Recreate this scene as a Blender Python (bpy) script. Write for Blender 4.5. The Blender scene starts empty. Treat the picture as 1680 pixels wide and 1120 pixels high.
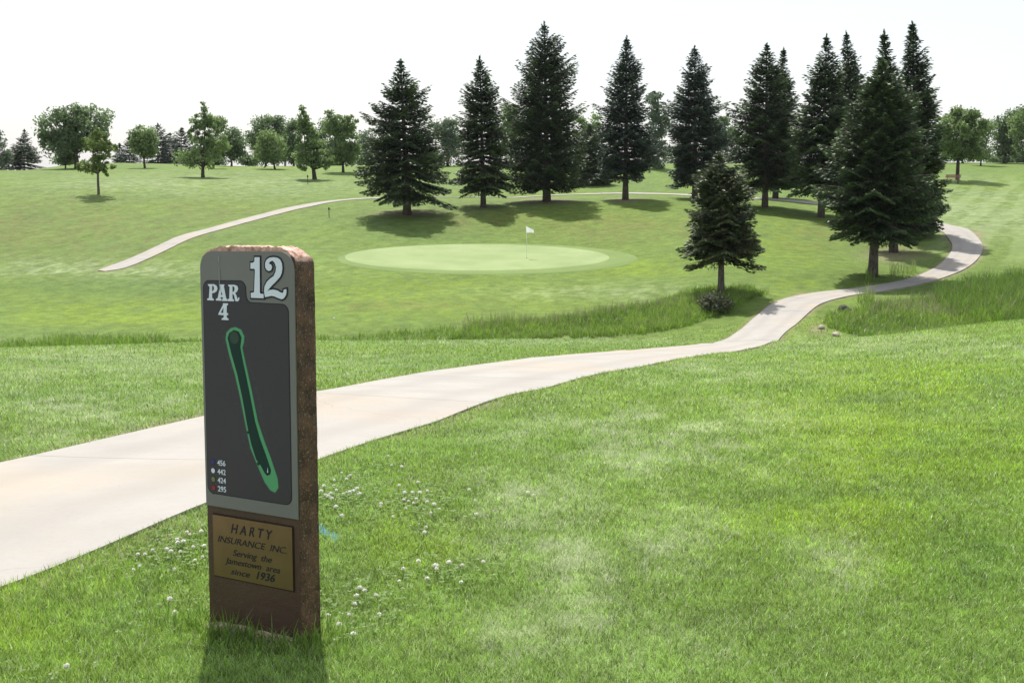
import bpy, math, random
import numpy as np
from math import sin, cos, tan, atan, pi, radians, sqrt
S = bpy.context.scene
COL = S.collection
random.seed(4); RNG = np.random.default_rng(11)

# ------------------------------------------------------------------ camera
FPX, HZ, EYE = 1900.0, 285.0, 1.65
PITCH = atan((560 - HZ) / FPX)
FW = np.array([0, cos(PITCH), -sin(PITCH)]); UP = np.array([0, sin(PITCH), cos(PITCH)]); RT = np.array([1., 0, 0])
cam = bpy.data.cameras.new('camera'); co = bpy.data.objects.new('camera', cam); COL.objects.link(co)
co.location = (0, 0, EYE); co.rotation_euler = (pi / 2 - PITCH, 0, 0)
cam.sensor_width = 36; cam.lens = FPX / 1680 * 36; cam.clip_start = .05; cam.clip_end = 9000
S.camera = co
def ray(u, v):
    d = FW + RT * (u - 840) / FPX - UP * (v - 560) / FPX
    return d / d[1]
def P(u, v, Y):                       # the place seen at photo pixel u, v at Y metres ahead
    return np.array([0, 0, EYE]) + ray(u, v) * Y
def project(X, Y, Z):
    q = np.stack([X, Y, Z - EYE], -1); d = q @ FW
    return 840 + FPX * q[..., 0] / d, 560 - FPX * (q @ UP) / d

# ------------------------------------------------------------------ light
SUN_EL, SUN_AZ = radians(57), radians(-11)      # azimuth measured from +Y towards +X
w = bpy.data.worlds.new('World'); S.world = w; w.use_nodes = True
nt = w.node_tree; bg = nt.nodes['Background']
sky = nt.nodes.new('ShaderNodeTexSky'); sky.sky_type = 'NISHITA'; sky.sun_disc = False
sky.sun_elevation = SUN_EL; sky.sun_rotation = SUN_AZ
sky.air_density = 1.0; sky.dust_density = 2.0; sky.ozone_density = 1.0; sky.altitude = 0
hz_ = nt.nodes.new('ShaderNodeMix'); hz_.data_type = 'RGBA'; hz_.inputs[0].default_value = .62     # thin bright overcast veil
hz_.inputs[7].default_value = (5.9, 6.1, 6.4, 1); nt.links.new(sky.outputs[0], hz_.inputs[6]); nt.links.new(hz_.outputs[2], bg.inputs[0]); bg.inputs[1].default_value = .13
sl = bpy.data.lights.new('sun', 'SUN'); sl.energy = 5.0; sl.angle = radians(.6); sl.color = (1, .96, .9)
so = bpy.data.objects.new('sun', sl); COL.objects.link(so)
sd = np.array([sin(SUN_AZ) * cos(SUN_EL), cos(SUN_AZ) * cos(SUN_EL), sin(SUN_EL)])
from mathutils import Vector, Matrix
so.rotation_euler = Vector(tuple(sd)).to_track_quat('Z', 'Y').to_euler(); so.location = (0, 0, 40)
S.view_settings.view_transform = 'Standard'; S.view_settings.look = 'None'; S.view_settings.gamma = 1
S.view_settings.exposure = .42
S.cycles.max_bounces = 6; S.cycles.transparent_max_bounces = 4; S.cycles.diffuse_bounces = 3

# ------------------------------------------------------------------ helpers
def tag(o, label=None, cat=None, group=None, kind=None):
    if label: o['label'] = label
    if cat: o['category'] = cat
    if group: o['group'] = group
    if kind: o['kind'] = kind
    return o
def mesh_np(name, V, F, mats, parent=None, attrs=None, smooth=False, uv=None, matidx=None):
    V = np.asarray(V, np.float32); m = bpy.data.meshes.new(name)
    if isinstance(F, np.ndarray): Fl = [F]
    else: Fl = F
    loops = np.concatenate([f.ravel() for f in Fl]).astype(np.int32)
    tot = np.concatenate([np.full(len(f), f.shape[1]) for f in Fl]).astype(np.int32)
    st = np.concatenate([[0], np.cumsum(tot)[:-1]]).astype(np.int32)
    m.vertices.add(len(V)); m.vertices.foreach_set('co', V.ravel())
    m.loops.add(len(loops)); m.loops.foreach_set('vertex_index', loops)
    m.polygons.add(len(tot)); m.polygons.foreach_set('loop_start', st); m.polygons.foreach_set('loop_total', tot)
    m.polygons.foreach_set('use_smooth', np.full(len(tot), smooth))
    if matidx is not None: m.polygons.foreach_set('material_index', np.asarray(matidx, np.int32))
    for k, a in (attrs or {}).items():
        at = m.attributes.new(k, 'FLOAT', 'POINT'); at.data.foreach_set('value', np.asarray(a, np.float32).ravel())
    if uv is not None:
        l = m.uv_layers.new(name='UVMap'); l.data.foreach_set('uv', np.asarray(uv, np.float32)[loops].ravel())
    for x in (mats if isinstance(mats, list) else [mats]): m.materials.append(x)
    m.update(); m.validate(clean_customdata=False)
    o = bpy.data.objects.new(name, m); COL.objects.link(o)
    if parent: o.parent = parent
    return o
def empty(name, loc, rz=0):
    o = bpy.data.objects.new(name, None); COL.objects.link(o); o.location = tuple(float(c) for c in loc); o.rotation_euler = (0, 0, rz)
    o.empty_display_size = .3
    return o
class MB:
    def __init__(s): s.V = []; s.Q = []; s.T = []; s.n = 0
    def add(s, V, Q=None, T=None):
        V = np.asarray(V, float).reshape(-1, 3)
        if Q is not None and len(Q): s.Q.append(np.asarray(Q) + s.n)
        if T is not None and len(T): s.T.append(np.asarray(T) + s.n)
        s.V.append(V); s.n += len(V); return s
    def box(s, c, d, R=None):
        c = np.array(c, float); h = np.array(d, float) / 2
        v = np.array([[x, y, z] for x in (-1, 1) for y in (-1, 1) for z in (-1, 1)]) * h
        if R is not None: v = v @ np.asarray(R).T
        return s.add(v + c, [[0, 1, 3, 2], [4, 6, 7, 5], [0, 4, 5, 1], [2, 3, 7, 6], [0, 2, 6, 4], [1, 5, 7, 3]])
    def tube(s, pts, rad, k=8, cap=True):
        pts = np.asarray(pts, float); n = len(pts); rad = np.broadcast_to(rad, (n,))
        t = np.gradient(pts, axis=0); t /= np.linalg.norm(t, axis=1)[:, None] + 1e-9
        a = np.where(np.abs(t[:, 2:3]) > .9, [[1., 0, 0]], [[0., 0, 1]])
        b = np.cross(t, a); b /= np.linalg.norm(b, axis=1)[:, None]; c = np.cross(t, b)
        th = np.arange(k) * 2 * pi / k
        V = pts[:, None] + rad[:, None, None] * (b[:, None] * np.cos(th)[None, :, None] + c[:, None] * np.sin(th)[None, :, None])
        i = np.arange(n - 1)[:, None] * k; j = np.arange(k)[None]; j2 = (j + 1) % k
        Q = np.stack([i + j, i + j2, i + k + j2, i + k + j], -1).reshape(-1, 4)
        V = V.reshape(-1, 3); T = None
        if cap:
            V = np.vstack([V, pts[0], pts[-1]]); e = np.arange(k); e2 = (e + 1) % k
            T = np.vstack([np.stack([e2, e, np.full(k, n * k)], -1), np.stack([(n - 1) * k + e, (n - 1) * k + e2, np.full(k, n * k + 1)], -1)])
        return s.add(V, Q, T)
    def build(s, name, mat, parent=None, smooth=False, attrs=None):
        F = []
        if s.Q: F.append(np.vstack(s.Q))
        if s.T: F.append(np.vstack(s.T))
        return mesh_np(name, np.vstack(s.V), F, mat, parent, attrs, smooth)
def smoothstep(a, b, x):
    t = np.clip((x - a) / (b - a), 0, 1); return t * t * (3 - 2 * t)
# cheap value noise for scattering and shaping (2-D)
_T = np.random.default_rng(3).random((256, 256))
def vnoise(x, y):
    xi = np.floor(x).astype(int); yi = np.floor(y).astype(int); fx = x - xi; fy = y - yi
    fx = fx * fx * (3 - 2 * fx); fy = fy * fy * (3 - 2 * fy)
    a = _T[xi % 256, yi % 256]; b = _T[(xi + 1) % 256, yi % 256]; c = _T[xi % 256, (yi + 1) % 256]; d = _T[(xi + 1) % 256, (yi + 1) % 256]
    return (a * (1 - fx) + b * fx) * (1 - fy) + (c * (1 - fx) + d * fx) * fy
def fbm(x, y, o=4):
    r = 0; a = .5; 
    for i in range(o): r = r + a * vnoise(x * 2 ** i + 17.3 * i, y * 2 ** i + 5.1 * i); a *= .5
    return r / (1 - .5 ** o)

# ------------------------------------------------------------------ materials
class NT:
    def __init__(s, name):
        s.m = bpy.data.materials.new(name); s.m.use_nodes = True; s.t = s.m.node_tree; s.t.nodes.clear()
        s.out = s.n('ShaderNodeOutputMaterial')
    def n(s, ty, **kw):
        o = s.t.nodes.new(ty)
        for k, v in kw.items():
            if k.startswith('i_'):
                key = k[2:]; key = int(key) if key.isdigit() else key.replace('_', ' ')
                if hasattr(v, 'links') or isinstance(v, bpy.types.NodeSocket): s.t.links.new(v, o.inputs[key])
                else: o.inputs[key].default_value = v
            else: setattr(o, k, v)
        return o
    def mix(s, f, a, b, mode='MIX'):
        o = s.t.nodes.new('ShaderNodeMix'); o.data_type = 'RGBA'; o.blend_type = mode
        for sock, v in ((o.inputs[0], f), (o.inputs[6], a), (o.inputs[7], b)):
            if isinstance(v, bpy.types.NodeSocket): s.t.links.new(v, sock)
            else: sock.default_value = v if not isinstance(v, tuple) or len(v) == 4 else (*v, 1)
        return o.outputs[2]
    def math(s, op, a, b=0.0, c=None):
        o = s.t.nodes.new('ShaderNodeMath'); o.operation = op
        for i, v in enumerate((a, b) if c is None else (a, b, c)):
            if isinstance(v, bpy.types.NodeSocket): s.t.links.new(v, o.inputs[i])
            else: o.inputs[i].default_value = v
        return o.outputs[0]
    def ramp(s, f, stops, interp='LINEAR'):
        o = s.t.nodes.new('ShaderNodeValToRGB'); s.t.links.new(f, o.inputs[0]); o.color_ramp.interpolation = interp
        e = o.color_ramp.elements
        while len(e) < len(stops): e.new(.5)
        for i, (p, c) in enumerate(stops):
            e[i].position = p; e[i].color = (c, c, c, 1) if isinstance(c, (int, float)) else (*c, 1)
        return o.outputs[0]
    def noise(s, vec, scale, detail=4, rough=.55, dist=0):
        o = s.n('ShaderNodeTexNoise'); s.t.links.new(vec, o.inputs['Vector'])
        o.inputs['Scale'].default_value = scale; o.inputs['Detail'].default_value = detail; o.inputs['Roughness'].default_value = rough; o.inputs['Distortion'].default_value = dist
        return o.outputs[0]
    def attr(s, name):
        o = s.n('ShaderNodeAttribute', attribute_name=name); return o.outputs['Fac']
    def obj(s): return s.n('ShaderNodeTexCoord').outputs['Object']
    def bump(s, h, strength=.4, dist=.02):
        o = s.n('ShaderNodeBump'); s.t.links.new(h, o.inputs['Height']); o.inputs['Strength'].default_value = strength; o.inputs['Distance'].default_value = dist
        return o.outputs[0]
    def pbr(s, col, rough=.8, spec=.3, metal=0, normal=None, **kw):
        o = s.n('ShaderNodeBsdfPrincipled')
        for k, v in (('Base Color', col), ('Roughness', rough), ('Specular IOR Level', spec), ('Metallic', metal)):
            if isinstance(v, bpy.types.NodeSocket): s.t.links.new(v, o.inputs[k])
            else: o.inputs[k].default_value = v if not isinstance(v, tuple) or len(v) == 4 else (*v, 1)
        if normal is not None: s.t.links.new(normal, o.inputs['Normal'])
        s.t.links.new(o.outputs[0], s.out.inputs[0]); return o
    def leaf(s, col, trans=.35, rough=.45, spec=.35, normal=None, tcol=None):
        p = s.pbr(col, rough, spec, normal=normal)
        t = s.n('ShaderNodeBsdfTranslucent')
        if isinstance(col, tuple): t.inputs[0].default_value = col
        else: s.t.links.new(tcol if tcol is not None else col, t.inputs[0])
        m = s.n('ShaderNodeMixShader'); m.inputs[0].default_value = trans
        s.t.links.new(p.outputs[0], m.inputs[1]); s.t.links.new(t.outputs[0], m.inputs[2]); s.t.links.new(m.outputs[0], s.out.inputs[0])
        return s.m
def plain(name, col, rough=.6, spec=.3, metal=0, var=.12, scale=30):
    s = NT(name); o = s.obj(); n = s.noise(o, scale)
    c = s.mix(n, tuple(x * (1 - var) for x in col), tuple(min(1, x * (1 + var)) for x in col))
    s.pbr(c, rough, spec, metal); return s.m

LAWN_MID = (.133, .207, .046); LAWN_DARK = (.070, .135, .028); LAWN_LIME = (.178, .262, .028); LAWN_PALE = (.285, .350, .165); LAWN_OLIVE = (.165, .185, .050)
def lawn_colour(s, pos, gain=.79, palemix=1.0, contrast=1.0):
    """mown grass: tone patches come from the lime / pale / olive attributes, finer mottling from noise"""
    n1 = s.noise(pos, 1.5, 6, .72); n2 = s.noise(pos, 9, 5, .65); n3 = s.noise(pos, .12, 3, .5); n4 = s.noise(pos, 55, 3, .6)
    c = s.mix(s.ramp(n3, [(.35, 0.), (.65, 1.)]), LAWN_MID, tuple(a * .6 + b * .4 for a, b in zip(LAWN_MID, LAWN_LIME)))
    c = s.mix(s.math('MULTIPLY', s.attr('lime'), .95), c, LAWN_LIME)
    c = s.mix(s.math('MULTIPLY', s.attr('olive'), .9), c, LAWN_OLIVE)
    c = s.mix(s.math('MULTIPLY', s.attr('lush'), .85), c, LAWN_DARK)
    c = s.mix(s.math('MULTIPLY', s.math('MULTIPLY', s.attr('pale'), palemix), s.ramp(n1, [(.3, .25), (.62, 1.)])), c, LAWN_PALE)
    n5 = s.noise(pos, .45, 5, .62)
    k = s.math('ADD', s.math('MULTIPLY', s.ramp(n2, [(.3, 0.), (.7, 1.)]), .30), s.math('MULTIPLY', s.ramp(n4, [(.32, 0.), (.68, 1.)]), .45))
    k = s.math('ADD', k, s.math('MULTIPLY', s.ramp(n1, [(.34, 0.), (.66, 1.)]), .50)); k = s.math('ADD', k, s.math('MULTIPLY', s.ramp(n5, [(.33, 0.), (.67, 1.)]), .16))
    k = s.math('ADD', k, .26)
    k = s.math('ADD', s.math('MULTIPLY', k, contrast), 1.05 * (1 - contrast))
    hs = s.n('ShaderNodeHueSaturation'); s.t.links.new(c, hs.inputs['Color']); s.t.links.new(s.math('MULTIPLY', k, gain), hs.inputs['Value'])
    return hs.outputs[0], n2, n4
def mat_lawn():
    s = NT('mown_grass'); pos = s.n('ShaderNodeNewGeometry').outputs['Position']
    c, n2, n4 = lawn_colour(s, pos)
    # mowing stripes where the fairway climbs on the right
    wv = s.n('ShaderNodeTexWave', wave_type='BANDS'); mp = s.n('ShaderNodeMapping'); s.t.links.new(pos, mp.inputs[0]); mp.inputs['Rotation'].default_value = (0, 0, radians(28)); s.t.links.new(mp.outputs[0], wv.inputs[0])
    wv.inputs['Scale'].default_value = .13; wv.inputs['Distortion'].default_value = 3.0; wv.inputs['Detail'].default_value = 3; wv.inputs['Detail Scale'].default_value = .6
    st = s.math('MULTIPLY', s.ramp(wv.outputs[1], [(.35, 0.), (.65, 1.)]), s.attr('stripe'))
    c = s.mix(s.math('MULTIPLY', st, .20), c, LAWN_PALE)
    soil = s.mix(s.noise(pos, 14), (.16, .115, .075), (.34, .27, .19))
    dm = s.math('MULTIPLY', s.attr('dirt'), s.ramp(s.noise(pos, 6, 5), [(.36, 0.), (.56, 1.)]))
    c = s.mix(dm, c, soil)
    h = s.math('ADD', s.math('MULTIPLY', n4, .6), n2)
    s.pbr(c, .85, .12, normal=s.bump(h, .75, .045)); return s.m
def mat_blades(name='grass_blade', tall=False):
    s = NT(name); pos = s.n('ShaderNodeNewGeometry').outputs['Position']
    if tall:
        n = s.noise(pos, .5, 4); t = s.attr('tint')
        c = s.mix(t, (.10, .21, .022), (.30, .47, .06))
        c = s.mix(s.ramp(n, [(.35, 0.), (.65, .35)]), c, (.21, .28, .08))
        c = s.mix(s.ramp(s.noise(pos, 2.2, 4, .7), [(.48, 0.), (.66, .7)]), c, (.05, .09, .03))
        c = s.mix(s.attr('seed'), c, (.34, .27, .22))
        return s.leaf(c, .45, .42, .35)
    c, n2, n4 = lawn_colour(s, pos, 1.22, .35, .42)
    t = s.attr('tint')
    hs = s.n('ShaderNodeHueSaturation'); s.t.links.new(c, hs.inputs['Color']); s.t.links.new(s.math('ADD', s.math('MULTIPLY', t, 1.25), .55), hs.inputs['Value'])
    c = s.mix(s.attr('dry_glint'), hs.outputs[0], (.56, .60, .40))  # whitish blades: dry clippings, plus sun glints put into the colour
    c = s.mix(s.attr('paint'), c, (.25, .55, .75))
    return s.leaf(c, .42, .42, .38)
M_LAWN = mat_lawn(); M_BLADE = mat_blades(); M_TALL = mat_blades('meadow_grass', True)
def mat_leaf(name, a, b, trans=.35, spec=.3, rough=.5):
    s = NT(name); t = s.attr('tint'); c = s.mix(t, a, b); return s.leaf(c, trans, rough, spec)
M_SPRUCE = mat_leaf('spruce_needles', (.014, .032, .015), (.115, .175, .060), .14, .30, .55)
M_BSPRUCE = mat_leaf('blue_spruce_needles', (.016, .036, .025), (.115, .170, .110), .14, .30, .55)
M_OSPRUCE = mat_leaf('olive_spruce_needles', (.022, .040, .016), (.14, .17, .07), .14, .30, .55)
M_LEAFD = mat_leaf('cottonwood_leaves', (.075, .125, .05), (.24, .33, .15), .48)
M_LEAFM = mat_leaf('ash_leaves', (.105, .165, .055), (.28, .39, .14), .5)
M_LEAFL = mat_leaf('young_maple_leaves', (.095, .15, .032), (.24, .32, .085), .42)
M_LEAFS = mat_leaf('silver_leaves', (.08, .12, .07), (.21, .27, .17), .45)
def mat_bark(name, a, b):
    s = NT(name); o = s.obj(); mp = s.n('ShaderNodeMapping'); s.t.links.new(o, mp.inputs[0]); mp.inputs['Scale'].default_value = (9, 9, 2)
    n = s.noise(mp.outputs[0], 1.6, 6, .7); s.pbr(s.mix(s.ramp(n, [(.35, 0.), (.65, 1.)]), a, b), .9, .15, normal=s.bump(n, .8, .03)); return s.m
M_BARK = mat_bark('spruce_bark', (.055, .042, .036), (.20, .165, .145)); M_BARKD = mat_bark('dark_bark', (.03, .025, .02), (.10, .085, .07))
def mat_concrete():
    s = NT('path_concrete'); uv = s.n('ShaderNodeUVMap').outputs[0]; pos = s.n('ShaderNodeNewGeometry').outputs['Position']
    n = s.noise(pos, 1.1, 6, .65); n2 = s.noise(pos, 30, 4, .6); n3 = s.noise(pos, .35, 4, .5)
    c = s.mix(s.ramp(n, [(.3, 0.), (.7, 1.)]), (.295, .277, .248), (.350, .330, .300))
    c = s.mix(s.math('MULTIPLY', s.ramp(n3, [(.48, 0.), (.66, 1.)]), .6), c, (.38, .315, .235))
    c = s.mix(s.math('MULTIPLY', s.ramp(n2, [(.35, 1.), (.5, 0.)]), .12), c, (.25, .22, .2))
    sp = s.n('ShaderNodeTexVoronoi'); s.t.links.new(pos, sp.inputs['Vector']); sp.inputs['Scale'].default_value = 5
    c = s.mix(s.math('MULTIPLY', s.ramp(sp.outputs['Distance'], [(.02, 1.), (.06, 0.)]), .5), c, (.16, .12, .09))
    sx = s.n('ShaderNodeSeparateXYZ'); s.t.links.new(uv, sx.inputs[0])
    ph = s.math('FRACT', s.math('DIVIDE', s.math('ADD', sx.outputs[0], JOINT0), JOINTL))
    d = s.math('MULTIPLY', s.math('ABSOLUTE', s.math('SUBTRACT', ph, .5)), JOINTL)
    wid = s.math('MINIMUM', s.math('ADD', .004, s.math('MULTIPLY', sx.outputs[0], .0005)), .030)
    j = s.math('LESS_THAN', d, wid)
    c = s.mix(s.math('MULTIPLY', j, .6), c, (.10, .085, .075))
    tr = s.math('ABSOLUTE', s.math('SUBTRACT', s.math('ABSOLUTE', s.math('SUBTRACT', sx.outputs[1], .5)), .24))
    c = s.mix(s.math('MULTIPLY', s.math('MULTIPLY', s.ramp(tr, [(.03, 1.), (.12, 0.)]), n), .28), c, (.17, .15, .13))
    ck = s.n('ShaderNodeTexVoronoi', feature='DISTANCE_TO_EDGE'); cd_ = s.n('ShaderNodeVectorMath', operation='ADD'); s.t.links.new(pos, cd_.inputs[0]); nn_ = s.n('ShaderNodeTexNoise'); nn_.inputs['Scale'].default_value = 1.5; s.t.links.new(pos, nn_.inputs['Vector']); s.t.links.new(nn_.outputs[1], cd_.inputs[1]); s.t.links.new(cd_.outputs[0], ck.inputs['Vector']); ck.inputs['Scale'].default_value = .09
    c = s.mix(s.math('MULTIPLY', s.math('LESS_THAN', ck.outputs['Distance'], .0004), .35), c, (.12, .10, .09))
    h = s.math('SUBTRACT', s.math('MULTIPLY', n2, .25), j)
    s.pbr(c, .82, .2, normal=s.bump(h, .35, .006)); return s.m
JOINT0, JOINTL = 3.2, 4.2

# ------------------------------------------------------------------ terrain
CP = []
def cp(*rows):
    for (u, v, Y) in rows: CP.append(tuple(P(u, v, Y)))
for u in (-300, 0, 420): cp((u, 1120, 3.6), (u, 900, 5.4))
cp((420, 1050, 4.2))
for u in (840, 1260, 1680, 2000): cp((u, 1120, 3.6), (u, 900, 5.25))
PL = [(0, 762, 8.1), (330, 686, 10.3), (520, 645, 12.2), (700, 612, 17), (880, 588, 23.5), (1040, 575, 31), (1170, 563, 44), (1210, 545, 47.5), (1240, 520, 51), (1275, 495, 55), (1330, 482, 57.5), (1400, 474, 59.5), (1480, 461, 61.5), (1530, 442, 64.5), (1556, 420, 69), (1562, 402, 73), (1548, 382, 77.5)]
PR = [(0, 958, 4.9), (330, 845, 5.9), (520, 757, 7.7), (700, 695, 10.5), (880, 640, 14.5), (1040, 604, 20.5), (1170, 582, 32), (1255, 568, 42), (1300, 537, 46.5), (1345, 500, 52.5), (1400, 485, 56), (1450, 478, 57.7), (1530, 462, 60), (1585, 441, 64), (1608, 420, 68.5), (1612, 402, 73), (1598, 384, 78)]
cp(*PL); cp(*PR)
cp((0, 650, 13.5), (0, 600, 22), (0, 573, 34), (-300, 762, 8), (-300, 650, 13), (-300, 600, 22), (-300, 578, 33), (330, 600, 24), (330, 564, 39), (600, 590, 27), (600, 562, 41), (840, 570, 34), (840, 556, 46), (1040, 562, 44))
cp((1260, 640, 12.5), (1260, 600, 20), (1260, 580, 30), (1450, 640, 12), (1450, 600, 17), (1450, 572, 25), (1420, 555, 37), (1550, 540, 32), (1680, 640, 11), (1680, 600, 15), (1680, 560, 21), (1680, 525, 29.5), (2000, 640, 10.5), (2000, 560, 19), (2000, 515, 27), (1340, 540, 45), (1300, 560, 39))
for (u, Y, z) in [(1400, 45, -4.75), (1550, 43, -4.5), (1680, 40, -4.0), (2000, 38, -3.6), (0, 48, -5.75), (330, 49, -5.8), (600, 49, -5.8), (-300, 48, -5.7), (840, 50, -5.6), (1040, 49, -5.5), (1500, 52, -4.35), (1680, 52, -3.9), (2000, 52, -3.4)]:
    CP.append(((u - 840) / FPX * Y, Y, z))
# far side: slope up to the spruces and the crest
cp((0, 535, 55), (0, 500, 62), (0, 450, 71), (0, 400, 81), (0, 350, 91), (0, 318, 100), (0, 290, 118), (0, 280, 138),
   (-300, 500, 62), (-300, 400, 80), (-300, 320, 98), (-300, 285, 130),
   (165, 437, 73), (165, 350, 92), (165, 318, 100), (165, 285, 130), (165, 267, 165), (250, 272, 160), (300, 387, 81),
   (330, 535, 55), (330, 500, 61), (330, 450, 69), (400, 400, 79), (430, 350, 91), (400, 300, 116), (333, 292, 126), (400, 275, 170), (560, 272, 175),
   (600, 535, 53), (600, 500, 58.5), (600, 450, 67), (600, 415, 75), (560, 340, 94), (560, 328, 99), (560, 300, 120), (563, 283, 142),
   (840, 530, 53), (840, 500, 58), (840, 448, 67.5), (840, 425, 73.5), (840, 402, 80), (840, 375, 86), (840, 345, 93), (840, 324, 110), (840, 295, 135), (840, 272, 175), (668, 350, 90), (793, 343, 95), (897, 330, 98), (1026, 328, 100),
   (1040, 530, 52), (1040, 500, 56.5), (1040, 450, 66), (1040, 400, 77), (1040, 350, 90), (1040, 318, 116), (1040, 295, 135), (1040, 270, 175),
   (1183, 480, 56.5), (1183, 440, 64), (1200, 400, 72), (1200, 360, 83), (1255, 337, 93), (1140, 325, 102), (1200, 300, 128), (1240, 270, 170),
   (1340, 440, 63.5), (1347, 357, 88), (1340, 400, 73), (1430, 450, 62), (1466, 415, 72), (1340, 336, 100), (1400, 300, 125), (1500, 395, 77),
   (1680, 440, 62), (1680, 400, 72), (1640, 370, 84), (1680, 345, 96), (1600, 330, 104), (1570, 290, 126), (1680, 300, 130), (1620, 275, 165), (1680, 268, 200), (1450, 268, 190), (2000, 400, 72), (2000, 340, 98), (2000, 268, 190))
for x, y, z in [(-150, 215, -1), (-95, 215, .5), (-60, 165, 3.15), (-50, 172, 3.0), (-72, 165, 1.6), (-90, 160, .6), (-20, 215, 2.6), (50, 215, 3), (150, 215, 3), (-95, 250, -1), (0, 250, 2.0), (95, 250, 2.2)]: CP.append((x, y, z))
for x in (-25, 0, 25): CP.append((x, -10, .5 + .01 * x))
CP = np.array(CP)
def _tps(r2): return np.where(r2 > 1e-9, .5 * r2 * np.log(r2 + 1e-12), 0)
SC = 30.0
def warp(X, Y): return X / SC * 30 / (np.abs(Y) + 25), np.log((Y + 25) / 25.) * 1.3          # even out near and far spacing
cx, cy = warp(CP[:, 0], CP[:, 1]); n = len(CP)
A = _tps((cx[:, None] - cx) ** 2 + (cy[:, None] - cy) ** 2)
Pm = np.stack([np.ones(n), cx, cy], 1)
KK = np.block([[A + np.eye(n) * 8e-4, Pm], [Pm.T, np.zeros((3, 3))]])
WT = np.linalg.solve(KK, np.concatenate([CP[:, 2], np.zeros(3)]))
def ground(X, Y):
    X = np.atleast_1d(np.asarray(X, float)); Y = np.atleast_1d(np.asarray(Y, float)); sh = X.shape
    X = X.ravel(); Y = Y.ravel(); out = np.empty(len(X))
    Yc = np.clip(Y, -14, 252); Xc = np.clip(X, -.75 * (Yc + 25), .75 * (Yc + 25))
    for i in range(0, len(X), 20000):
        a, b = warp(Xc[i:i + 20000], Yc[i:i + 20000])
        out[i:i + 20000] = _tps((a[:, None] - cx) ** 2 + (b[:, None] - cy) ** 2) @ WT[:n] + WT[n] + WT[n + 1] * a + WT[n + 2] * b
    far = smoothstep(205, 330, Y)
    out = out * (1 - far) + (-5.0) * far
    und = (fbm(X * .11 + 50, Y * .11 + 50, 3) - .5) * .30 * smoothstep(52, 75, np.abs(Y))
    return (out + und).reshape(sh)
def g1(x, y): return float(ground([x], [y])[0])

def catmull(pts, m=8):
    p = np.asarray(pts, float); q = np.vstack([2 * p[0] - p[1], p, 2 * p[-1] - p[-2]]); out = []
    for i in range(1, len(q) - 2):
        for t in np.arange(m) / m:
            out.append(.5 * ((2 * q[i]) + (q[i + 1] - q[i - 1]) * t + (2 * q[i - 1] - 5 * q[i] + 4 * q[i + 1] - q[i + 2]) * t ** 2 + (3 * q[i] - q[i - 1] - 3 * q[i + 1] + q[i + 2]) * t ** 3))
    out.append(p[-1]); return np.array(out)
def pix_ground(u, v, lo=3., hi=240.):
    t = np.geomspace(lo, hi, 600); r = ray(u, v); z = EYE + r[2] * t; g = ground(r[0] * t, t)
    k = np.argmax(z < g + 1e-4)
    if z[k] >= g[k] + 1e-4: k = len(t) - 1
    if k == 0: return np.array([r[0] * t[0], t[0], g[0]])
    a, b = z[k - 1] - g[k - 1], g[k] - z[k]; f = a / (a + b + 1e-12); T = t[k - 1] * (1 - f) + t[k] * f
    return np.array([r[0] * T, T, g1(r[0] * T, T)])
def edge(px):
    q = catmull([p_[:2] for p_ in px], 14); q = np.array([pix_ground(u, v, 3, 110)[:2] for u, v in q])
    for _ in range(2): q[1:-1] = (q[:-2] + 2 * q[1:-1] + q[2:]) / 4
    return q

# cart path edges (plan): first stretch from the two edges, then a centre line round the spruces
L0, R0 = edge(PL), edge(PR); dn = (L0[0] - L0[6]) / np.linalg.norm(L0[0] - L0[6])
def byarc(q, step):
    s = np.concatenate([[0], np.cumsum(np.linalg.norm(np.diff(q, axis=0), axis=1))]); f = np.linspace(0, s[-1], int(s[-1] / step) + 1)
    return np.stack([np.interp(f, s, q[:, 0]), np.interp(f, s, q[:, 1])], 1)
L0 = byarc(np.vstack([L0[0] + dn * 7, L0[0] + dn * 3.5, L0]), .8); Rd = byarc(np.vstack([R0[0] + dn * 14, R0[0] + dn * 7, R0]), .1)
tl = np.gradient(L0, axis=0); tl /= np.linalg.norm(tl, axis=1)[:, None]; pr = []; last = 0
for _ in range(14): tl[1:-1] = (tl[:-2] + 2 * tl[1:-1] + tl[2:]) / 4
tl /= np.linalg.norm(tl, axis=1)[:, None]
last = 0      # each left edge point is paired with the point square across the path
for q, t_ in zip(L0, tl):
    w_ = np.abs((Rd - q) @ t_) + .15 * np.linalg.norm(Rd - q, axis=1); w_[:last] = 99; last = int(np.argmin(w_)); pr.append(Rd[last])
R0 = np.array(pr)
for _ in range(3): R0[1:-1] = (R0[:-2] + 2 * R0[1:-1] + R0[2:]) / 4
CT = [(1555, 368, 82), (1500, 356, 88), (1430, 346, 94), (1340, 336, 100), (1255, 329, 105), (1140, 321.5, 111), (1040, 318.5, 115), (940, 320, 114), (840, 324, 110), (720, 327, 106), (630, 328, 102), (560, 329, 98.5), (500, 334, 94.5), (440, 346, 90.5), (380, 364, 86), (300, 391, 80.5), (230, 420, 75), (190, 434, 72.5), (166, 438, 71.5)]
c2 = np.array([P(*a)[:2] for a in CT]); tg = np.gradient(c2, axis=0); tg /= np.linalg.norm(tg, axis=1)[:, None]
wd = np.interp(np.arange(len(c2)), [0, 3, 6, 7, 11, 12, 17, 18], [2.3, 2.1, 1.7, .8, .7, 1.2, 1.3, .6])[:, None] / 2
nl = np.stack([-tg[:, 1], tg[:, 0]], 1)
PLw = catmull(np.vstack([L0, c2 + nl * wd]), 4); PRw = catmull(np.vstack([R0, c2 - nl * wd]), 4); NP_ = (len(L0) - 1) * 4
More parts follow.
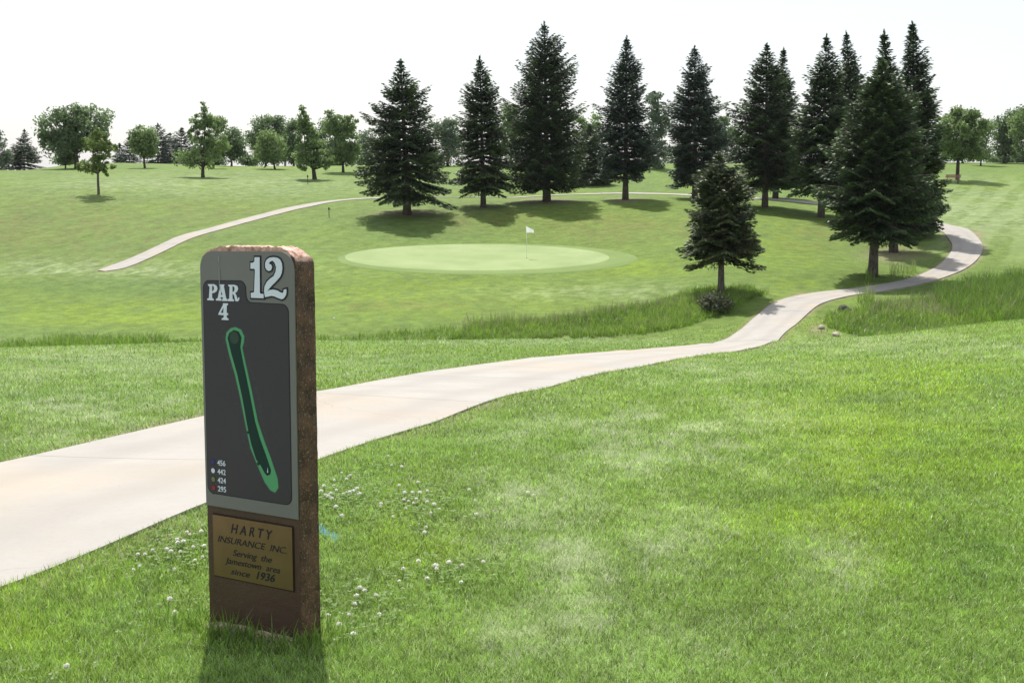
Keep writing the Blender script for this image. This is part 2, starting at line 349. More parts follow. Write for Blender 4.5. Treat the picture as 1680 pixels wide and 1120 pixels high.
def inside_poly(X, Y, poly):
    X = np.asarray(X); Y = np.asarray(Y); r = np.zeros(X.shape, bool); x, y = poly[:, 0], poly[:, 1]; j = len(poly) - 1
    for i in range(len(poly)):
        if abs(y[i] - y[j]) > 1e-12:
            r ^= ((y[i] > Y) != (y[j] > Y)) & (X < (x[j] - x[i]) * (Y - y[i]) / (y[j] - y[i]) + x[i])
        j = i
    return r
NEARP = np.vstack([PLw[:NP_], PRw[:NP_][::-1]])
def on_path(X, Y): return inside_poly(X, Y, NEARP)
def edge_dist(X, Y):
    E = np.vstack([PLw, PRw]); d = np.full(len(X), 1e9)
    for i in range(0, len(X), 20000):
        d[i:i + 20000] = np.sqrt(((X[i:i + 20000, None] - E[:, 0]) ** 2 + (Y[i:i + 20000, None] - E[:, 1]) ** 2).min(1))
    return d
# where the turf tone differs ('pale' paints sun sheen and dry whitish tips), given as seen patches (u, v, half width, half height, amount) on the ground
PATCH = {
 'lime': [(640, 485, 330, 40, .8), (230, 515, 240, 24, .9), (1450, 740, 260, 190, .8), (1560, 640, 200, 60, .6), (1000, 360, 170, 30, .5), (1040, 440, 120, 14, .8), (1290, 400, 90, 50, .7), (120, 1000, 260, 110, .35), (700, 910, 90, 120, .5), (1230, 850, 90, 60, .55), (470, 275, 160, 5, .6), (1620, 305, 70, 6, .7), (1300, 475, 60, 20, .6)],
 'pale': [(1080, 720, 230, 75, .75), (900, 1010, 130, 130, .7), (1360, 930, 70, 60, .6), (1120, 880, 100, 90, .55), (850, 830, 140, 80, .5), (180, 600, 330, 36, .75), (150, 680, 250, 60, .6), (1600, 350, 160, 40, .7), (1500, 570, 260, 22, .75), (330, 300, 300, 22, .5), (1180, 610, 200, 30, .5), (260, 445, 230, 16, .5), (80, 440, 140, 14, .6), (840, 560, 320, 10, .6), (560, 600, 200, 26, .5), (1000, 480, 230, 14, .4), (1000, 1060, 260, 60, .4)],
 'olive': [(100, 375, 200, 50, .65), (330, 345, 160, 26, .4), (780, 355, 150, 25, .5), (1020, 375, 150, 25, .6), (1340, 385, 60, 30, .5), (620, 500, 200, 10, .4)],
 'lush': [(300, 465, 260, 14, .6), (1130, 512, 80, 14, .5), (640, 370, 60, 14, .4), (1580, 900, 120, 160, .35)],
}
def tone(X, Y, Z):
    ok = Y > 1; d = np.where(ok, Y, 1); u, v = project(X, d, Z); out = {}
    nz = fbm(X * .5 + 9, Y * .5 + 9, 4) - .5; nf = fbm(X * 2.6 + 3, Y * 1.7 + 5, 4) - .5
    for k, L in PATCH.items():
        a = np.zeros(len(X))
        for (pu, pv, ru, rv, am) in L:
            r = ((u - pu) / ru) ** 2 + ((v - pv) / rv) ** 2
            a = np.maximum(a, am * np.exp(-r * 1.1))
        out[k] = np.clip(a * (1 + 1.6 * nz) + 2.6 * nf * (a > .05) * np.minimum(a * 2, 1), 0, 1) * ok
    return out

# ground sheet: rows get wider apart with distance, columns fan out
ys = [-30.]
while ys[-1] < 330: ys.append(ys[-1] + max(.055, .0052 * abs(ys[-1] + 1) if ys[-1] > 0 else .9 if ys[-1] < -2 else .2))
while ys[-1] < 5000: ys.append(ys[-1] * 1.12)
ys = np.array(ys); NC = 460
sx = np.linspace(-1, 1, NC); sx = .55 * sx + .45 * sx ** 5 * 1.6 / 1.0
half = .95 * (np.abs(ys) + 8)
GX = sx[None] * half[:, None]; GY = np.repeat(ys[:, None], NC, 1)
GX = GX.ravel(); GY = GY.ravel(); GZ = ground(GX, GY)
R_ = len(ys); ii = np.arange(R_ - 1)[:, None] * NC; jj = np.arange(NC - 1)[None]
Q = np.stack([ii + jj, ii + jj + 1, ii + NC + jj + 1, ii + NC + jj], -1).reshape(-1, 4)
at = tone(GX, GY, GZ)
nearm = (GY > 0) & (GY < 120) & (np.abs(GX) < .6 * GY + 3)
ed = np.full(len(GX), 99.); ed[nearm] = edge_dist(GX[nearm], GY[nearm])
at['dirt'] = np.exp(-(ed / .22) ** 2) * .8
gu, gv = project(GX, np.where(GY > 1, GY, 1), GZ)
for (pu, pv, ru, rv) in [(1340, 540, 14, 9), (1322, 482, 20, 3), (1385, 515, 16, 5), (1600, 385, 14, 8), (337, 1012, 10, 16), (530, 1044, 10, 14), (668, 350, 40, 5), (897, 330, 40, 5), (1026, 328, 25, 4), (1466, 418, 45, 12)]:
    at['dirt'] = np.maximum(at['dirt'], np.exp(-((gu - pu) / ru) ** 2 - ((gv - pv) / rv) ** 2) * (GY > 1))
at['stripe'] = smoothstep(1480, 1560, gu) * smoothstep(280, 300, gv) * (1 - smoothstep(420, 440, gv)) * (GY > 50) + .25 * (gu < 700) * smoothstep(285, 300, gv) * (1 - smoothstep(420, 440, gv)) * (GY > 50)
# the ground dips a little under the concrete so the slab sits in the turf
und = on_path(GX, GY) & (ed > .05)
GZ = GZ - .03 * und
tag(mesh_np('ground', np.stack([GX, GY, GZ], 1), Q, M_LAWN, None, at, True), kind='structure')

# cart path slab
M_PATH = mat_concrete()
def ribbon(name, L, R, mat, lift, nc=9, skirt=.12, u0=0):
    t = np.linspace(0, 1, nc)
    XY = L[:, None] * (1 - t)[None, :, None] + R[:, None] * t[None, :, None]
    Z = ground(XY[..., 0], XY[..., 1]) + .012 + .0006 * np.clip(XY[..., 1], 0, 60)
    arc = np.concatenate([[0], np.cumsum(np.linalg.norm(np.diff((L + R) / 2, axis=0), axis=1))]) + u0
    V = np.concatenate([XY, Z[..., None]], -1)
    V = np.concatenate([V[:, :1] - [0, 0, skirt], V, V[:, -1:] - [0, 0, skirt]], 1); k = nc + 2
    UV = np.stack([np.repeat(arc[:, None], k, 1), np.repeat(np.concatenate([[0], t, [1]])[None], len(L), 0)], -1)
    i = np.arange(len(L) - 1)[:, None] * k; j = np.arange(k - 1)[None]
    Q = np.stack([i + j, i + j + 1, i + k + j + 1, i + k + j], -1).reshape(-1, 4)[:, ::-1]
    return mesh_np(name, V.reshape(-1, 3), Q, mat, None, None, False, UV.reshape(-1, 2))
def resample(Lx, Rx, m):
    out = [];
    for A_ in (Lx, Rx):
        f = np.linspace(0, len(A_) - 1, (len(A_) - 1) * m + 1); k = np.arange(len(A_))
        out.append(np.stack([np.interp(f, k, A_[:, 0]), np.interp(f, k, A_[:, 1])], 1))
    return out
lx, rx = resample(PLw, PRw, 3)
tag(ribbon('cart_path', lx, rx, M_PATH, .035, 13), kind='structure')

# putting green with its collar: thin closely mown sheets on the slope
def oval(name, uc, vc, ru, rv, mat, lift, wob=.0):
    th = np.linspace(0, 2 * pi, 97)[:-1]
    B = np.array([pix_ground(uc + ru * cos(a), vc - rv * sin(a))[:2] for a in th]); c = B.mean(0)
    rr = np.linspace(0, 1, 22)[1:]
    V = [c] + [c + (b - c) * r for r in rr for b in B]; V = np.array(V); z = ground(V[:, 0], V[:, 1]) + lift
    z[-len(B):] -= lift * .9
    k = len(B); T = np.array([[0, 1 + i, 1 + (i + 1) % k] for i in range(k)])
    Q = np.array([[1 + a * k + i, 1 + (a + 1) * k + i, 1 + (a + 1) * k + (i + 1) % k, 1 + a * k + (i + 1) % k] for a in range(len(rr) - 1) for i in range(k)])
    o = mesh_np(name, np.column_stack([V, z]), [T, Q], mat, None, None, True); return tag(o, kind='structure')
def mat_green(name, a, b):
    s = NT(name); pos = s.n('ShaderNodeNewGeometry').outputs['Position']
    n = s.noise(pos, .35, 4); n2 = s.noise(pos, 18, 4, .7)
    c = s.mix(s.ramp(n, [(.35, 0.), (.65, 1.)]), a, b); c = s.mix(s.math('MULTIPLY', s.ramp(n2, [(.3, 1.), (.6, 0.)]), .25), c, tuple(x * .6 for x in a))
    s.pbr(c, .8, .15, normal=s.bump(n2, .3, .01)); return s.m
oval('green_collar', 800, 425, 246, 25.5, mat_green('collar_turf', (.12, .185, .042), (.15, .215, .055)), .05)
oval('putting_green', 783, 423.5, 223, 22.3, mat_green('green_turf', (.20, .265, .10), (.25, .315, .135)), .08)
GLYPH = {'one':[[(488,14277),(735,14279),(710,12986),(738,12947),(889,12942),(891,12784),(269,12786),(263,12970),(392,12982),(431,13015),(493,13808),(451,13856),(277,13853),(284,14071),(393,14072),(474,14121)]],'two':[[(990,14011),(999,13904),(1056,13824),(1150,13781),(1270,13810),(1327,13926),(1275,14023),(1188,14034),(1189,14081),(1267,14138),(1362,14160),(1454,14078),(1520,13928),(1493,13768),(1394,13607),(1202,13497),(1056,13387),(944,13224),(916,13062),(924,12937),(957,12827),(1113,12852),(1268,12883),(1421,12860),(1608,12803),(1760,12768),(1878,12819),(1962,12927),(1993,13052),(1986,13143),(1855,13116),(1853,13040),(1789,12997),(1684,13027),(1545,13086),(1357,13112),(1191,13096),(1070,13034),(1144,13121),(1314,13268),(1531,13432),(1699,13577),(1784,13719),(1817,13897),(1794,14073),(1715,14204),(1577,14269),(1389,14285),(1199,14262),(1067,14190),(1005,14091)]],'P':[[(-1919,13242),(-1614,13248),(-1480,13202),(-1421,13097),(-1476,12981),(-1602,12920),(-1711,12909),(-1718,12728),(-1633,12689),(-1639,12632),(-1975,12636),(-1973,12689),(-1881,12724),(-1832,13153),(-1910,13193)],[(-1701,13197),(-1616,13166),(-1602,13076),(-1645,13001),(-1709,12983)]],'A':[[(-1333,13246),(-1064,13248),(-1096,13177),(-993,12731),(-934,12700),(-936,12630),(-1203,12627),(-1197,12693),(-1149,12719),(-1170,12767),(-1270,12769),(-1290,12723),(-1232,12700),(-1239,12634),(-1522,12638),(-1515,12697),(-1429,12728),(-1290,13181),(-1341,13205)],[(-1213,12995),(-1178,12857),(-1263,12858)]],'R':[[(-871,13242),(-566,13248),(-414,13207),(-373,13103),(-431,12997),(-532,12938),(-469,12858),(-428,12746),(-408,12698),(-379,12779),(-322,12784),(-338,12683),(-410,12633),(-520,12638),(-550,12710),(-579,12839),(-632,12903),(-670,12902),(-671,12723),(-595,12684),(-604,12631),(-918,12630),(-916,12692),(-837,12727),(-801,13167),(-866,13190)],[(-661,13194),(-569,13172),(-550,13083),(-597,12993),(-668,12975)]],'four':[[(-1166,12543),(-910,12545),(-905,12497),(-968,12454),(-988,12184),(-906,12175),(-913,12109),(-991,12097),(-983,12004),(-895,11974),(-908,11917),(-1254,11917),(-1248,11967),(-1150,12006),(-1132,12092),(-1416,12104),(-1403,12154),(-1156,12498)],[(-1138,12384),(-1156,12183),(-1301,12178)]],'rough':[[(-1071,11201),(-1015,11441),(-791,11617),(-549,11662),(-272,11578),(-121,11331),(-152,11123),(-238,10913),(-110,10417),(175,9369),(456,8204),(750,7518),(1081,6838),(1373,6158),(1410,5806),(1242,5610),(1010,5673),(744,5941),(370,6589),(69,7158),(-145,7976),(-392,9032),(-645,9911),(-905,10612)]],'fair':[[(-965,11235),(-878,11435),(-632,11564),(-394,11514),(-257,11296),(-332,10938),(-227,10469),(56,9361),(337,8165),(555,7560),(851,6934),(1070,6422),(1027,6269),(869,6193),(739,6299),(565,6549),(335,6765),(114,7311),(-65,7983),(-288,9040),(-524,9918),(-797,10677)]],'spots':[[(-618,11268),(-32,7747),(449,6609),(898,6392),(931,6170)]],'rings':[[(-1166,11286),(-1157,11065),(-989,10500),(-915,10283),(-824,10121),(-560,8781),(-590,8599),(-443,8670),(-393,8483),(-250,7668),(-140,7606),(-242,7399),(-102,7292),(-186,7134),(-10,7150),(-96,6963),(325,6405),(437,6207),(-17,11377),(17,11202),(-52,11010),(196,10079),(271,9936),(322,9792),(414,9444),(448,9269),(520,9067),(607,8808),(600,8571),(594,8363),(670,8269),(727,8108),(760,7874),(811,7760),(869,7588),(928,7475),(977,7272)]]}
# ------------------------------------------------------------------ trees
def unit(a): return a / (np.linalg.norm(a, axis=-1, keepdims=True) + 1e-9)
def cards(C, D, S_, ln, wd, tint):
    """slim rhombic leaf faces: centre C, long axis D, side axis S_"""
    a = C - D * ln[:, None] * .5; b = C + D * ln[:, None] * .5; s = S_ * wd[:, None] * .5
    V = np.stack([a, C + s, b, C - s], 1).reshape(-1, 3)
    Q = np.arange(len(C) * 4).reshape(-1, 4)
    return V, Q, np.repeat(tint, 4)
def spruce(u, vt, vb, hw, Y, seed, mat=None, vbot=None, ut=None, label='', group='spruces round the green', fine=1.0, pw=.85, rag=.16, droop=.3, full=1.0, trunkr=.02, barkm=None, cat='spruce tree'):
    r = np.random.default_rng(seed); ut = u if ut is None else ut
    base = P(u, vb, Y); base[2] = g1(base[0], Y); top = P(ut, vt, Y)
    H = top[2] - base[2]; pxm = (P(u + 1, vt, Y) - P(u, vt, Y))[0]; R = 1.06 * hw * pxm; lean = top[0] - base[0]
    bot = (P(u, vbot, Y)[2] - base[2]) if vbot else .06 * H
    e = empty('spruce_tree', base); tag(e, label, cat, group)
    f = lambda h: np.stack([lean * (h / H) ** 1.3, 0 * h, h], -1)
    tb = MB(); hs = np.linspace(-.25, H * .97, 9); rad = H * trunkr * (1 - hs / H * .95).clip(.04); rad[0] *= 1.12; rad[1] *= 1.0
    tb.tube(f(hs.clip(0)) + np.array([0, 0, 1]) * (hs.clip(None, 0))[:, None], rad, 10)
    C = []; D = []; SS = []; LN = []; WD = []; TI = []
    h = bot + max(0, R * .8 * (1.67 * droop - .30)) * (1 if vbot else 0); bot = h; wh = 0; step = .30 / fine * (R / 3.0) ** .5
    asym = r.random(8) * 2 - 1
    while h < H * .985:
        t = (h - bot) / (H - bot); rad_h = R * (1 - t) ** pw * (1 - math.exp(-(1 - t) * 4.2)) * (1 if t > .2 else .74 + 1.3 * t) * (1 + .42 * (fbm(np.array([h * .8]), np.array([seed * 3.1]), 2)[0] - .5)) + .12
        nb = int(round(7 + 2 * r.random() - 2 * (t > .8)))
        a0 = r.random() * 6.28
        for k in range(nb):
            az = a0 + k * 6.28 / nb + r.normal() * .18
            L = rad_h * (1 + r.normal() * rag) * (1 + .10 * sin(az * 2 + asym[0] * 6) + .08 * sin(az + 6 * asym[1] + h))
            if r.random() < .11 * (2 - full) * (1.3 - .6 * t): continue
            L = min(max(.15, L), 1.06 * R); bt = r.normal() * .16
            out = np.array([cos(az), sin(az), 0]); side = np.array([-sin(az), cos(az), 0])
            rise = .55 * t ** 1.2 + .18 - droop * (1 - t) + r.normal() * .07; dr = .67 * droop * (1 - t); up = .16
            ns = max(3, int(L / (.125 / fine))); s = (np.arange(ns) + r.random(ns) * .6) / ns * .9 + .1
            z = L * (rise * s - dr * s ** 2 + up * s ** 3)
            pc = f(np.array([h]))[0] + out * (L * s)[:, None] + np.array([0, 0, 1]) * z[:, None]
            if L > .5:
                ps = f(np.array([h]))[0] + out * (L * np.array([0, .5, .92]))[:, None] + np.array([[0, 0, L * (rise * q - dr * q * q + up * q ** 3)] for q in (0, .5, .92)])
                tb.tube(ps, np.array([.013, .008, .002]) * L + .006, 4, False)
            wdt = (.34 * L * np.sin(np.pi * np.clip(s, 0, 1) ** .75) + .10).clip(.06, 1.0)
            for sg in (-1, 1):
                nt = np.maximum(1, (wdt / (.15 / fine)).astype(int)); idx = np.repeat(np.arange(ns), nt)
                q = (r.random(len(idx)))
                w_ = wdt[idx] * q
                c = pc[idx] + side * (sg * w_)[:, None] + out * (w_ * .45)[:, None] - np.array([0, 0, 1]) * (w_ * (.18 + .35 * (1 - t)) + r.random(len(idx)) * .07)[:, None]
                d = out * .75 + side * (sg * (.35 + .5 * r.random(len(idx))))[:, None] + np.array([0, 0, 1]) * (r.normal(size=len(idx)) * .22 - .18 + .3 * t)[:, None]
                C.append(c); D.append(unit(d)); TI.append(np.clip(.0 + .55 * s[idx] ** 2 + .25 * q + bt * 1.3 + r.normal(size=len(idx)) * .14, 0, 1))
            # hanging twigs and the tip
            c = pc - np.array([0, 0, 1]) * (.04 + .12 * r.random(ns) * (1 - t))[:, None]; d = out * .5 + side * (r.normal(size=ns) * .3)[:, None] - np.array([0, 0, 1]) * (.5 * (1 - t) - .35 * t)
            C.append(c); D.append(unit(d + 0 * c)); TI.append(np.clip(.2 + .3 * s + r.normal(size=ns) * .15, 0, 1))
        h += step * (1 - .30 * t) * (.65 + .7 * r.random()); wh += 1
    # leader shoot
    m = 26; q = r.random(m); az = r.random(m) * 6.28; hh = H * (.955 + .05 * q)
    C.append(f(hh) + np.stack([np.cos(az), np.sin(az), 0 * az], -1) * (.10 * (1 - q) + .02)[:, None]); D.append(unit(np.stack([np.cos(az) * .4, np.sin(az) * .4, 0 * az + 1], -1))); TI.append(q * .5 + .3)
    # short inner growth near the trunk
    m = int(120 * H / 12 * full); t = r.random(m) ** .9; az = r.random(m) * 6.28; rr = R * (1 - t) ** pw * (.1 + .35 * r.random(m))
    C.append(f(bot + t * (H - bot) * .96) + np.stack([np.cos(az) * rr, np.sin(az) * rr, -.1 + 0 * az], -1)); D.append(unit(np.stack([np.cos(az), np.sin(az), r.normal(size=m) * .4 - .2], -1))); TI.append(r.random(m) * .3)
    C = np.vstack(C); D = np.vstack(D); TI = np.concatenate(TI); N = len(C)
    ln = (.25 + .12 * r.random(N)) / fine ** .8; wd = (.085 + .04 * r.random(N)) / fine ** .6
    SS = unit(np.cross(D, r.normal(size=(N, 3)) * .7 + np.array([0, 0, 1.])))
    V, Q, T = cards(C, D, SS, ln, wd, TI)
    tb.build('trunk', barkm or M_BARK, e, True)
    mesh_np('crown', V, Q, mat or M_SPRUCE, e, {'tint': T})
    return e, len(Q)
def tube_path(a, b, r, n=4, wob=.06):
    t = np.linspace(0, 1, n)[:, None]; L = np.linalg.norm(b - a)
    return a * (1 - t) + b * t + np.sin(t * pi) * r.normal(size=3) * wob * L
def broadleaf(u, vb, Y, lobes, seed, mat, label, group, airy=.0, leaf=.24, n=4200, trunk=.16, ub=None, clus=.17, cat='tree', dx=0, barkm=None):
    r = np.random.default_rng(seed)
    base = P(u, vb or 272, Y); base[2] = g1(base[0], Y)
    e = empty('broadleaf_tree', base); tag(e, label, cat, group)
    LB = []
    for (lu, lv, ru, rv) in lobes:
        c = P(lu, lv, Y) - base; LB.append((c, abs(P(lu + ru, lv, Y)[0] - P(lu, lv, Y)[0]), abs(P(lu, lv - rv, Y)[2] - P(lu, lv, Y)[2])))
    tb = MB(); cm = np.mean([l[0] for l in LB], 0); fork = np.array([cm[0] * .25, 0, max(.9, min(l[0][2] - .75 * l[2] for l in LB))])
    tb.tube(np.vstack([[[0, 0, -.3]], tube_path(np.zeros(3), fork, r, 4, .02)]), np.array([1.35, 1.15, .95, .88, .8]) * trunk, 9)
    vol = np.array([l[1] ** 2 * l[2] for l in LB]) ** .7; vol /= vol.sum(); C = []; TI = []
    sizes = [l[1] for l in LB]; topz = max(l[0][2] + l[2] for l in LB)
    for (c, ru, rv), fr in zip(LB, vol):
        hub = c - np.array([0, 0, rv * .35]); tb.tube(tube_path(fork, hub, r, 5, .07), np.linspace(.55, .2, 5) * trunk, 6, False)
        nc = max(9, int(fr * 120 * (1 - .3 * airy)))
        th = r.random(nc) * 2 * pi; ph = np.arccos(1 - 2 * r.random(nc)); rr = (.32 + .56 * r.random(nc) ** .5)
        cc = c + np.stack([np.sin(ph) * np.cos(th) * ru, np.sin(ph) * np.sin(th) * ru, np.cos(ph) * rv], -1) * rr[:, None]
        cs = (.55 * ru + .35 * np.mean(sizes)) * clus / .17 * (.50 - .10 * airy) * (.6 + .8 * r.random(nc))
        for k in range(nc):
            if r.random() < .7 and nc > 8: tb.tube(tube_path(hub + (c - hub) * r.random(), cc[k], r, 4, .08), np.linspace(.2, .05, 4) * trunk, 4, False)
            m = int(1.45 * n * fr / nc * (.6 + .8 * r.random()))
            g = r.normal(size=(m, 3)); g = unit(g) * (r.random(m) ** .6 * 1.15)[:, None] * cs[k] * np.array([1, 1, .75])
            C.append(cc[k] + g); bright = np.clip(.42 + .16 * r.normal() + r.normal(size=m) * .17, 0, 1); TI.append(bright)
    C = np.vstack(C); TI = np.concatenate(TI); N = len(C)
    D = unit(r.normal(size=(N, 3)) + np.array([0, 0, -.2])); SS = unit(np.cross(D, r.normal(size=(N, 3))))
    V, Q, T = cards(C, D, SS, leaf * (.75 + .6 * r.random(N)), leaf * .62 * (.7 + .6 * r.random(N)), TI)
    tb.build('trunk', barkm or M_BARKD, e, True); mesh_np('crown', V, Q, mat, e, {'tint': T})
    return e, len(Q)

GS = 'spruces standing round the putting green'
spruce(668, 98, 350, 80, 90, 1, vbot=334, ut=657, label='broad dark spruce with boughs almost to the grass, leftmost of the row behind the green', group=GS, droop=.36, pw=.56, rag=.15, trunkr=.028)
spruce(793, 93, 343, 54, 95, 2, vbot=318, ut=787, label='slim dark spruce between the broad leftmost one and the tall one with upswept boughs', group=GS, droop=.36, pw=.5)
spruce(897, 37, 330, 73, 98, 3, vbot=306, ut=893, label='tallest spruce with long upswept side boughs, directly above the flag', group=GS, droop=.12, pw=.45, rag=.2, trunkr=.024, fine=1.05)
spruce(968, 205, 303, 42, 128, 4, vbot=301, label='low dark spruce with boughs on the grass, half hidden behind the tallest spruce', group=GS, pw=.5)
spruce(1026, 60, 328, 54, 100, 5, mat=M_BSPRUCE, vbot=291, ut=1028, label='narrow bluish spruce with bare lower trunk, right of the tallest spruce', group=GS, droop=.20, pw=.52)
spruce(1140, 76, 322, 58, 104, 6, mat=M_BSPRUCE, vbot=302, label='open spruce with a thin pointed top, standing behind the small spruce by the path', group=GS, droop=.26, pw=.5, full=.6)
spruce(1255, 72, 337, 65, 93, 7, vbot=308, ut=1258, label='dark thick trunked spruce with a slimmer twin close behind its right side', group=GS, droop=.3, pw=.48)
spruce(1272, 80, 325, 42, 106, 8, vbot=305, ut=1286, label='slimmer spruce peeping out on the right behind the thick trunked one', group=GS, pw=.55, droop=.15)
spruce(1347, 58, 357, 64, 88, 9, vbot=318, ut=1356, label='dark spruce with straggling lower left boughs, just left of the big front spruce', group=GS, droop=.3, pw=.52)
spruce(1402, 52, 340, 50, 102, 10, vbot=310, ut=1388, label='pointed spruce rising behind between two others left of the big front spruce', group=GS, droop=.15, pw=.55)
spruce(1432, 96, 450, 95, 62, 11, vbot=392, ut=1448, label='big front spruce with low sweeping boughs standing closest to the bend of the path', group=GS, droop=.28, pw=.52, fine=1.25, rag=.17, trunkr=.023)
spruce(1466, 52, 415, 55, 72, 12, vbot=370, ut=1450, label='spruce whose narrow tip rises just left behind the big front spruce', group=GS, droop=.25, pw=.55, fine=1.1)
spruce(1500, 37, 395, 54, 78, 13, vbot=375, ut=1497, label='tall spruce with ragged right edge behind the big front spruce, rightmost of all', group=GS, droop=.28, pw=.45, fine=1.1, rag=.2)
spruce(1183, 252, 480, 66, 56.5, 14, mat=M_OSPRUCE, vbot=430, ut=1181, label='small ragged olive spruce alone in the tall grass beside the path', group=GS, droop=.30, pw=.48, fine=1.35, rag=.27, trunkr=.026, full=.1)
GB = 'conifers on the far crest'
spruce(40, 213, 285, 34, 195, 21, vbot=279, label='dark spruce alone on the skyline at the far left', group=GB, pw=.8, fine=.75, mat=M_SPRUCE)
spruce(8, 252, 285, 16, 200, 22, label='small dark spruce low at the left edge beside the skyline spruce', group=GB, fine=.6)
for (u, vt, hw, Y, sd, lb) in [(212, 224, 15, 205, 23, 'first dark conifer right of the young tree on the left hill'), (196, 236, 12, 208, 24, 'short dark conifer just right of the big cottonwood'), (259, 203, 24, 200, 25, 'blue conifer right behind the lone round tree'), (279, 219, 20, 204, 26, 'wide bluish conifer in the middle of the crest group'), (298, 210, 20, 198, 27, 'dark pointed conifer left behind the tall airy tree'), (318, 240, 16, 206, 28, 'low dark conifer hidden behind the tall airy tree')]:
    spruce(u, vt, 272, hw * 1.35, Y, sd, mat=M_BSPRUCE, label=lb, group=GB, fine=.62, pw=.45)

GD = 'broadleaf trees on the far slope'
T = broadleaf
T(-12, 0, 190, [(-2, 250, 16, 45), (8, 262, 12, 22)], 31, M_LEAFS, 'pale airy tree cut by the left edge of the view', GD, 1, .35, 1600, .2)
T(127, 288, 150, [(98, 212, 34, 38), (145, 203, 38, 33), (108, 236, 34, 22), (152, 228, 28, 26), (122, 222, 32, 32), (80, 225, 20, 20), (120, 195, 30, 24)], 32, M_LEAFD, 'big dark cottonwood with thick trunk on the left hill', GD, 0, .36, 9500, .32, clus=.15)
T(108, 286, 151, [(108, 258, 16, 14)], 33, M_LEAFD, 'slim tree under the left side of the big cottonwood', GD, .3, .3, 700, .1)
T(162, 318, 100, [(160, 242, 26, 27), (163, 222, 14, 14), (150, 270, 22, 16), (172, 266, 16, 26), (134, 273, 13, 7), (180, 245, 13, 12)], 34, M_LEAFL, 'small pale young tree casting a shadow on the left hillside', GD, 1, .20, 3400, .11, clus=.13, barkm=M_BARK)
T(238, 284, 150, [(235, 228, 22, 26), (240, 245, 20, 16), (225, 236, 14, 22)], 35, M_LEAFM, 'lone round tree with short leaning trunk on the crest', GD, .2, .3, 3600, .14)
T(333, 293, 126, [(330, 262, 42, 17), (333, 236, 32, 22), (333, 205, 20, 26), (334, 178, 11, 17), (350, 238, 26, 26), (310, 258, 18, 14), (339, 192, 15, 22), (326, 216, 19, 22), (344, 212, 16, 20)], 36, M_LEAFM, 'tall airy tree with a thin pointed top left of the path bend', GD, 1, .25, 5200, .2, clus=.13)
T(350, 280, 150, [(358, 205, 16, 16), (358, 235, 14, 25)], 37, M_LEAFM, 'thin tree showing at the right shoulder of the tall airy one', GD, .7, .28, 1300, .13)
T(380, 278, 165, [(383, 235, 22, 26), (388, 250, 18, 16), (368, 240, 14, 24)], 38, M_LEAFD, 'round dark tree alone right of the tall airy one', GD, .1, .32, 3600, .15)
T(436, 274, 185, [(424, 222, 20, 32), (440, 210, 22, 20), (430, 250, 22, 22), (455, 206, 14, 16)], 39, M_LEAFD, 'dark two-stemmed tree behind the small bright maple', GD, 0, .36, 4600, .2)
T(451, 279, 150, [(446, 234, 23, 20), (444, 252, 26, 18)], 40, M_LEAFM, 'small bright round maple in front of the dark trees', GD, 0, .28, 3600, .13)
T(482, 272, 190, [(476, 225, 22, 28), (480, 250, 26, 20), (490, 205, 18, 16)], 41, M_LEAFD, 'dim tree left behind the leaning airy one', GD, .2, .36, 3600, .18)
T(516, 291, 125, [(505, 262, 28, 20), (500, 235, 20, 26), (498, 205, 10, 18), (497, 182, 7, 13), (520, 240, 24, 28), (535, 266, 16, 12), (499, 194, 10, 18), (504, 214, 15, 18), (515, 220, 16, 20)], 42, M_LEAFM, 'leaning airy tree with a bare looking spike at its top', GD, .6, .25, 5400, .24, clus=.14)
T(563, 283, 142, [(548, 212, 20, 28), (565, 225, 24, 34), (575, 250, 18, 24), (556, 252, 28, 18), (540, 187, 7, 9), (575, 200, 12, 16)], 43, M_LEAFM, 'tall broad tree with straight trunk nearest the leftmost big spruce', GD, .3, .28, 6500, .17)
T(533, 0, 200, [(532, 222, 20, 30), (545, 248, 22, 18)], 57, M_LEAFS, 'pale tree far behind, between the leaning airy tree and the broad one', GD, .5, .34, 2600, .18)
T(468, 0, 205, [(462, 232, 20, 26), (470, 252, 22, 14)], 58, M_LEAFS, 'pale tree far behind the small bright maple, to its right', GD, .5, .34, 2200, .18)
T(600, 0, 185, [(600, 235, 20, 24), (596, 258, 18, 14)], 44, M_LEAFS, 'pale tree peeping out left behind the broad spruce', GD, .8, .34, 1800, .18)
T(735, 0, 172, [(728, 215, 24, 30), (745, 240, 24, 34), (722, 262, 18, 18)], 45, M_LEAFS, 'pale tree filling the gap between the first two big spruces', GD, .3, .34, 4200, .22)
T(838, 0, 162, [(835, 190, 16, 24), (840, 230, 24, 40)], 46, M_LEAFM, 'tall tree filling the gap left of the tallest spruce', GD, .3, .32, 3600, .22)
T(962, 0, 165, [(955, 225, 18, 38), (975, 225, 18, 42)], 47, M_LEAFM, 'light tree in the gap right of the tallest spruce', GD, .5, .32, 3600, .22)
T(1080, 0, 156, [(1076, 165, 15, 22), (1080, 200, 20, 34), (1074, 250, 26, 36)], 48, M_LEAFS, 'tall pale tree behind the right side of the narrow blue spruce', GD, .5, .32, 4600, .22)
T(1185, 0, 158, [(1180, 215, 20, 32), (1200, 235, 18, 36), (1165, 255, 18, 26)], 49, M_LEAFD, 'dark tree filling the gap behind the small ragged spruce', GD, .3, .32, 4200, .22)
T(1124, 306, 135, [(1122, 262, 18, 30)], 50, M_LEAFD, 'small tree low behind the open pointed spruce', GD, .2, .3, 1500, .13)
